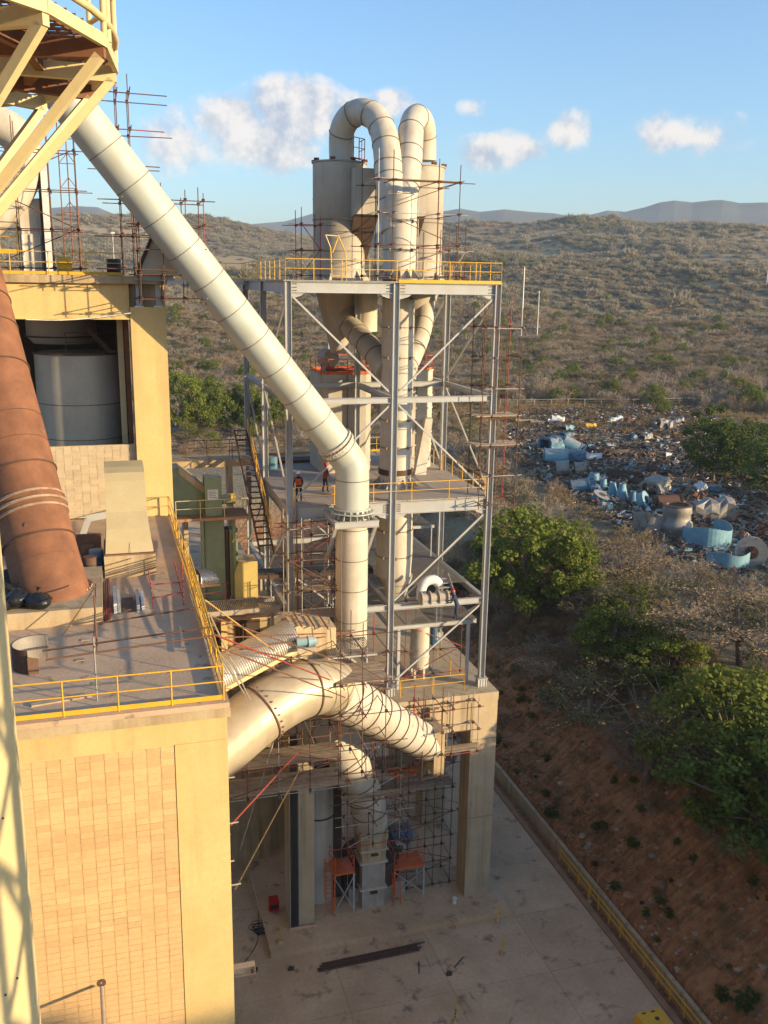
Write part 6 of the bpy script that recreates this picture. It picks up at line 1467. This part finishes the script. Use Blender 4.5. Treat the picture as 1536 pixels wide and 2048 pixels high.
# ------------------------------------------------------------ fence, poles, track
f0 = ground(1000, 815); f1 = ground(1330, 812); f2 = ground(1600, 800)
fz = thing('wire_fence', 'pale wire fence on thin posts across the grass strip', 'fence', f0)
pts = []
for a, b in ((f0, f1), (f1, f2)):
    n = int((b - a).length / 4.2)
    pts += [a.lerp(b, k / n) for k in range(n)]
tops = []
for p in pts:
    z = hz(p.x, p.y); MB().tube((p.x, p.y, z), (p.x, p.y, z + 1.9), .06, n=6).build('post', m_silver, fz); tops.append(Vector((p.x, p.y, z + 1.85)))
MB().path(tops, .05, 5).build('top_wire', m_silver, fz)
for zz_ in (.6, 1.2): MB().path([t_ - Vector((0, 0, zz_)) for t_ in tops], .014, 4).build('wire', m_silver, fz)
for px, py, h_, lab in ((1073, 682, 97, 'thin pale power pole in the scrub next to the tower scaffold'), (1532, 577, 62, 'thin power pole on the far slope'), (1041, 690, 148, 'tall thin pale pole beside the scaffold cage')):
    g_ = ground(px, py); H = h_ * depth(g_) / FPX; t = thing('power_pole', lab, 'pole', g_); MB().tube(g_, g_ + Vector((0, 0, H)), H * .017, H * .011, 8).build('shaft', m_silver, t); MB().bar(g_ + Vector((-.9, 0, H * .97)), g_ + Vector((.9, 0, H * .97)), .1).build('crossarm', m_silver, t)
tk = MB(); ctr = [ground(1430, 950), ground(1480, 985), ground(1545, 1020), ground(1640, 1060)]; row = []
for i, p in enumerate(ctr):
    for s2_ in (-1, 1): row.append((p.x + s2_ * .8, p.y + s2_ * 3.2, hz(p.x + s2_ * .8, p.y + s2_ * 3.2) + .12))
tk.add(row, [(2 * i, 2 * i + 2, 2 * i + 3, 2 * i + 1) for i in range(len(ctr) - 1)])
struct(tk.build('track', M('pale_track', (.34, .29, .24), (.26, .22, .18), .5, .95)))

# ------------------------------------------------------------ scrap yard
GS = 'scrap metal in the yard'
def crumple(g_, w_, h_, sk, mt, t, seed):                   # a dented, twisted piece of box duct
    rs_ = random.Random(seed); n = 12; m = MB(); a0 = rs_.uniform(-.6, .6); secs = []; d2 = Vector((math.cos(a0), math.sin(a0), rs_.uniform(-.12, .25))).normalized(); s2 = d2.cross(Vector((0, 0, 1))).normalized(); u2 = s2.cross(d2)
    for i in range(6):
        c = g_ + d2 * w_ * (i / 5 - .5) + Vector((0, 0, h_ * .42)); tw_ = rs_.uniform(-.25, .25) * sk * 2; sq_ = rs_.uniform(.7, 1.1); sec = []
        for k_ in range(n):
            a = 2 * math.pi * k_ / n + tw_; r_ = h_ * .55 * (abs(math.cos(a)) ** 4 + abs(math.sin(a)) ** 4) ** -.25 * rs_.uniform(.82, 1.1); sec.append(c + s2 * r_ * math.cos(a) + u2 * r_ * sq_ * math.sin(a))
        secs.append(sec)
    for a, b in zip(secs[:-1], secs[1:]): m.loft(a, b, caps=False)
    m.build('casing', mt, t); c = sum(secs[0], Vector()) / n
    MB().add([c + (p - c) * .8 + d2 * .04 for p in secs[0]] + [c + (p - c) * 1.12 for p in secs[0]], [(k_, (k_ + 1) % n, (k_ + 1) % n + n, k_ + n) for k_ in range(n)]).build('open_rim', mt, t)

def sp(px, py): g_ = ground(px, py); return g_, depth(g_) / FPX
def scrap(nm, lab, cat, px, py): g_, k = sp(px, py); return thing(nm, lab, cat, g_, GS), g_, k
t, g_, k = scrap('fan_casing', 'round pale blue fan casing lying on edge with its dark inlet open', 'fan casing', 1500, 1135)
R_ = 31 * k; ax = Vector((-.55, -.8, .18)).normalized(); c = g_ + Vector((0, 0, R_ * .92))
MB().tube(c - ax * R_ * -.0, c - ax * R_ * .8, R_, n=36).build('volute', m_ltblue, t); MB().ring(c + ax * .06, ax, R_ * .42, R_ * 1.0, .14, 36).build('face_plate', m_scrapg, t); MB().tube(c + ax * .14, c + ax * .16, R_ * .42, n=30).build('inlet', m_scrapd, t)
for j in range(8):
    a = j * math.pi / 8; u_ = ax.orthogonal().normalized(); v_ = ax.cross(u_); d2 = u_ * math.cos(a) + v_ * math.sin(a); MB().bar(c + ax * .2 - d2 * R_ * .4, c + ax * .2 + d2 * R_ * .4, .06).build('vane', m_scrapr, t)
for px, py, w_, h_, mt, lab, arc0, arc1 in ((1412, 1090, 46, 42, m_ltblue, 'wide blue open shell ring standing in the scrap', 150, 400), (1300, 1060, 40, 40, m_scrapg, 'grey curved shell plate propped in the scrap', 180, 330), (1262, 950, 50, 16, m_scrapr, 'broad rusty curved plate lying in the scrap', 170, 380), (1455, 1130, 42, 30, m_ltblue, 'curved blue shell piece beside the fan casing', 160, 300), (1290, 965, 36, 14, m_scrapr, 'low rusty plate lying behind the blue cones', 150, 350), (1215, 905, 40, 12, m_scrapd, 'dark curved plate at the back of the scrap', 150, 350)):
    t, g_, k = scrap('shell_plate', lab, 'steel plate', px, py); m = MB(); r_ = w_ * k; n = 26
    for j in range(n):
        a, b = R(arc0 + (arc1 - arc0) * j / n), R(arc0 + (arc1 - arc0) * (j + 1) / n); A_ = g_ + Vector((r_ * math.cos(a), r_ * math.sin(a), 0)); B_ = g_ + Vector((r_ * math.cos(b), r_ * math.sin(b), 0)); hh = h_ * k * (1 + .10 * math.sin(j * .4 + px)); m.prism([A_, B_, B_ + Vector((0, 0, hh)), A_ + Vector((0, 0, hh))], (B_ - A_).cross(Vector((0, 0, 1))).normalized() * .05)
    m.build('shell', mt, t)
for px, py, r_, h_, mt, lab in ((1206, 985, 9, 26, m_ltblue, 'first of the row of small blue cones'), (1224, 992, 10, 27, m_ltblue, 'second of the row of small blue cones'), (1243, 998, 11, 30, m_ltblue, 'third and tallest of the row of small blue cones'), (1265, 1003, 9, 20, m_blue, 'short dark blue cone at the end of the cone row'), (1188, 968, 15, 22, m_ltblue, 'blue dome beside the row of cones'), (1350, 1070, 30, 62, m_scrapg, 'tall stepped pale ring stack in the middle of the scrap')):
    t, g_, k = scrap('scrap_cone', lab, 'cone', px, py)
    prof = [(r_ * k, 0), (r_ * k, h_ * k * .25), (r_ * k * .62, h_ * k * .9), (r_ * k * .58, h_ * k)] if px != 1350 else [(r_ * k, 0), (r_ * k, h_ * k * .22), (r_ * k * 1.08, h_ * k * .25), (r_ * k * 1.05, h_ * k * .45), (r_ * k * .9, h_ * k * .5), (r_ * k * .88, h_ * k * .72), (r_ * k * .98, h_ * k * .76), (r_ * k * .9, h_ * k)]
    MB().lathe(g_, prof, 26, caps=False).build('shell', mt, t); MB().ring(g_ + Vector((0, 0, prof[-1][1])), (0, 0, 1), prof[-1][0] * .8, prof[-1][0] * 1.08, .1, 24).build('rim', m_scrapr if px == 1350 else mt, t)
for px, py, r_, L_, dx, dz, mt, lab in ((1338, 1018, 15, 46, 1, .1, m_scrapr, 'rusty horizontal drum in front of the grey prism'), (1285, 1018, 17, 12, .3, .2, m_ltblue, 'pale blue ring drum facing the tower'), (1110, 930, 17, 44, 1, .0, m_ltblue, 'fat blue pipe lying at the tower end of the scrap'), (1125, 950, 15, 24, .7, .1, m_scrapg, 'grey flanged pipe with open round end'), (1182, 925, 9, 38, 1, .1, m_white, 'white pipe lying across the scrap'), (1140, 905, 15, 36, .9, -.5, m_blue, 'blue pipe tilted down among the scrap'), (1395, 1035, 14, 20, .6, .3, m_scrapg, 'pale flanged elbow leaning in the scrap'), (1160, 950, 13, 20, .8, .1, m_scrapg, 'small grey casing among the blue pipes'), (1200, 1010, 16, 14, .2, .9, m_blue, 'dark blue tub in front of the cones'), (1160, 985, 14, 34, .9, .2, m_blue, 'dark blue trough in front of the dome'), (1390, 930, 12, 18, .8, .1, m_scrapg, 'grey tank by the dark tree'), (1440, 1108, 7, 26, 1, .1, m_ltblue, 'thin blue pipe beside the open shell ring')):
    t, g_, k = scrap('scrap_drum', lab, 'drum', px, py); d2 = Vector((dx, -.35, dz)).normalized(); c = g_ + Vector((0, 0, r_ * k * .9)); MB().tube(c - d2 * L_ * k / 2, c + d2 * L_ * k / 2, r_ * k, n=26).build('shell', mt, t)
    for s2_ in (-1, 1): MB().ring(c + d2 * s2_ * L_ * k / 2, d2, r_ * k * .5, r_ * k * 1.1, .12, 26).build('flange', mt, t); MB().tube(c + d2 * s2_ * L_ * k * .505, c + d2 * s2_ * L_ * k * .51, r_ * k * .48, n=18).build('bore', m_scrapd, t)
for px, py, w_, h_, mt, lab, sk in ((1422, 1040, 78, 46, m_scrapg, 'big grey folded casing with a sloping side', .5), (1310, 990, 52, 40, m_scrapg, 'bright dented sheet casing catching the sun', .35), (1105, 905, 44, 34, m_blue, 'blue box duct standing at the tower end of the scrap', .2), (1150, 925, 40, 30, m_blue, 'blue square duct beside the fat pipe', .3), (1330, 862, 34, 26, m_scrapg, 'wrecked pale cabin standing in the dark scrap', .15), (1230, 845, 30, 12, m_white, 'white crumpled sheets on the far scrap heap', .4), (1060, 848, 60, 9, m_board, 'low heap of pale boards at the far end of the scrap', .6), (1180, 858, 22, 12, m_yellow, 'yellow plate on the far scrap heap', .6), (1115, 845, 26, 14, m_white, 'white broken panels on the far heap beside the boards', .4), (1400, 1000, 26, 18, m_scrapr, 'rusty plate box behind the grey casing', .3), (1480, 1080, 34, 14, m_scrapr, 'rusty plates stacked near the fan casing', .5), (1370, 1090, 26, 10, m_scrapg, 'grey plates stacked before the stepped ring', .5)):
    t, g_, k = scrap('scrap_box', lab, 'scrap', px, py); w2_ = w_ * k / 2; hh = h_ * k; rs_ = random.Random(px); ya = w2_ * .7
    crumple(g_, w_ * k, hh, sk, mt, t, px)
def loose(nm, lab, cat, px, py, mt, size, seed):
    g_ = ground(px, py); k = depth(g_) / FPX; t = thing(nm, lab, cat, g_, GS); rs_ = random.Random(seed); s_ = size * k
    if nm == 'scrap_pipe':
        d2 = Vector((rs_.gauss(0, 1), rs_.gauss(0, .6), rs_.gauss(.05, .2))).normalized(); r_ = s_ * rs_.uniform(.14, .3); c = g_ + Vector((0, 0, r_ * .8)); MB().tube(c - d2 * s_ * .6, c + d2 * s_ * .6, r_, r_ * rs_.uniform(.6, 1), n=16, caps=False).build('shell', mt, t); MB().ring(c + d2 * s_ * .6, d2, r_ * .55, r_ * 1.15, .08, 16).build('flange', mt, t)
    elif nm == 'scrap_sheet':
        m = MB(); n = 6; a0 = rs_.uniform(0, 6); vs = []
        for i in range(n + 1):
            for j in range(n + 1):
                u_ = (i / n - .5) * s_ * 1.5; v_ = (j / n - .5) * s_; vs.append(g_ + Vector((u_ * math.cos(a0) - v_ * math.sin(a0), u_ * math.sin(a0) + v_ * math.cos(a0), .1 + s_ * (.25 * math.sin(i * .8 + seed) * math.cos(j * .6 + seed) + .28) + rs_.uniform(-.04, .04) * s_)))
        m.add(vs, [(i * (n + 1) + j, (i + 1) * (n + 1) + j, (i + 1) * (n + 1) + j + 1, i * (n + 1) + j + 1) for i in range(n) for j in range(n)]); m.build('sheet', mt, t)
    else: crumple(g_, s_ * 1.3, s_ * .8, .4, mt, t, seed)
cols_ = {'pale blue': m_ltblue, 'dark blue': m_blue, 'rusty': m_scrapr, 'grey': m_scrapg, 'white': m_white, 'black': m_scrapd}
kk = 0
for py in (848, 862, 880, 898, 915, 932, 950, 968, 985, 1002, 1020, 1040, 1062, 1085, 1108):
    x_lo = np.interp(py, [848, 905, 985, 1060, 1140], [1015, 1010, 1095, 1235, 1335]); x_hi = min(1530, np.interp(py, [848, 930, 1140], [1360, 1370, 1530]) if py < 950 else 1420 + (py - 950))
    for j in range(9 if py < 900 else 7):
        px_ = rv.uniform(x_lo, x_hi); kk += 1; cn_ = rv.choices(list(cols_), [.13, .12, .36, .23, .07, .09])[0]; nm_ = rv.choice(['scrap_pipe', 'scrap_sheet', 'scrap_casing'])
        nb = 'at the far end of the scrap yard' if py < 900 else ('near the blue cones in the scrap' if py < 990 else 'near the fan casing in the scrap')
        loose(nm_, {'scrap_pipe': '%s flanged pipe piece lying %s', 'scrap_sheet': '%s bent metal sheet lying %s', 'scrap_casing': '%s crumpled metal casing lying %s'}[nm_] % (cn_, nb), 'scrap', px_, py, cols_[cn_], rv.uniform(9, 24), kk)
rs6 = random.Random(33); deb = {m_scrapd: MB(), m_scrapr: MB(), m_scrapg: MB(), m_board: MB(), m_ltblue: MB(), m_white: MB()}
xs0 = [p.x for p in SCP]; ys0 = [p.y for p in SCP]
xa = nr.uniform(min(xs0), max(xs0), 26000); ya = nr.uniform(min(ys0), max(ys0), 26000); za = height(xa, ya); fa_ = fbm(xa / 6, ya / 6, 3, 3); nd_ = 0
for x, y, zg, fv in zip(xa.tolist(), ya.tolist(), za.tolist(), fa_.tolist()):
    if nd_ >= 12500: break
    if not inside(x, y, SCP): continue
    nd_ += 1; mt = rs6.choices(list(deb), [.44, .29, .13, .07, .04, .03])[0]; z = zg + rs6.uniform(-.05, .75) * (1 + fv * 3)
    L_ = rs6.uniform(.2, 1.2); d2 = Vector((rs6.gauss(0, 1), rs6.gauss(0, 1), rs6.gauss(0, .3))).normalized() * L_; p = Vector((x, y, z)); deb[mt].bar(p - d2 / 2, p + d2 / 2, rs6.uniform(.06, .5), rs6.uniform(.02, .16), (rs6.gauss(0, .5), rs6.gauss(0, .5), 1))
for mt, m in deb.items():
    o = m.build('scrap_debris', mt); o['kind'] = 'stuff'; o['label'] = 'broken scrap metal strewn over the yard'; o['category'] = 'scrap'
# ------------------------------------------------------------ haze over the country
hzm = bpy.data.materials.new('haze'); hzm.use_nodes = True
N = hzm.node_tree.nodes; N.clear()
vo = N.new('ShaderNodeVolumePrincipled'); vo.inputs['Color'].default_value = (.66, .80, 1.0, 1); vo.inputs['Density'].default_value = HAZE; vo.inputs['Anisotropy'].default_value = .0
mo = N.new('ShaderNodeOutputMaterial'); hzm.node_tree.links.new(vo.outputs[0], mo.inputs['Volume'])
hb = MB().mm(-7000, 7500, -3600, 9000, -3, 330).build('haze', hzm); hb['kind'] = 'stuff'
for o in bpy.data.objects:
    if '_o' in o: del o['_o']
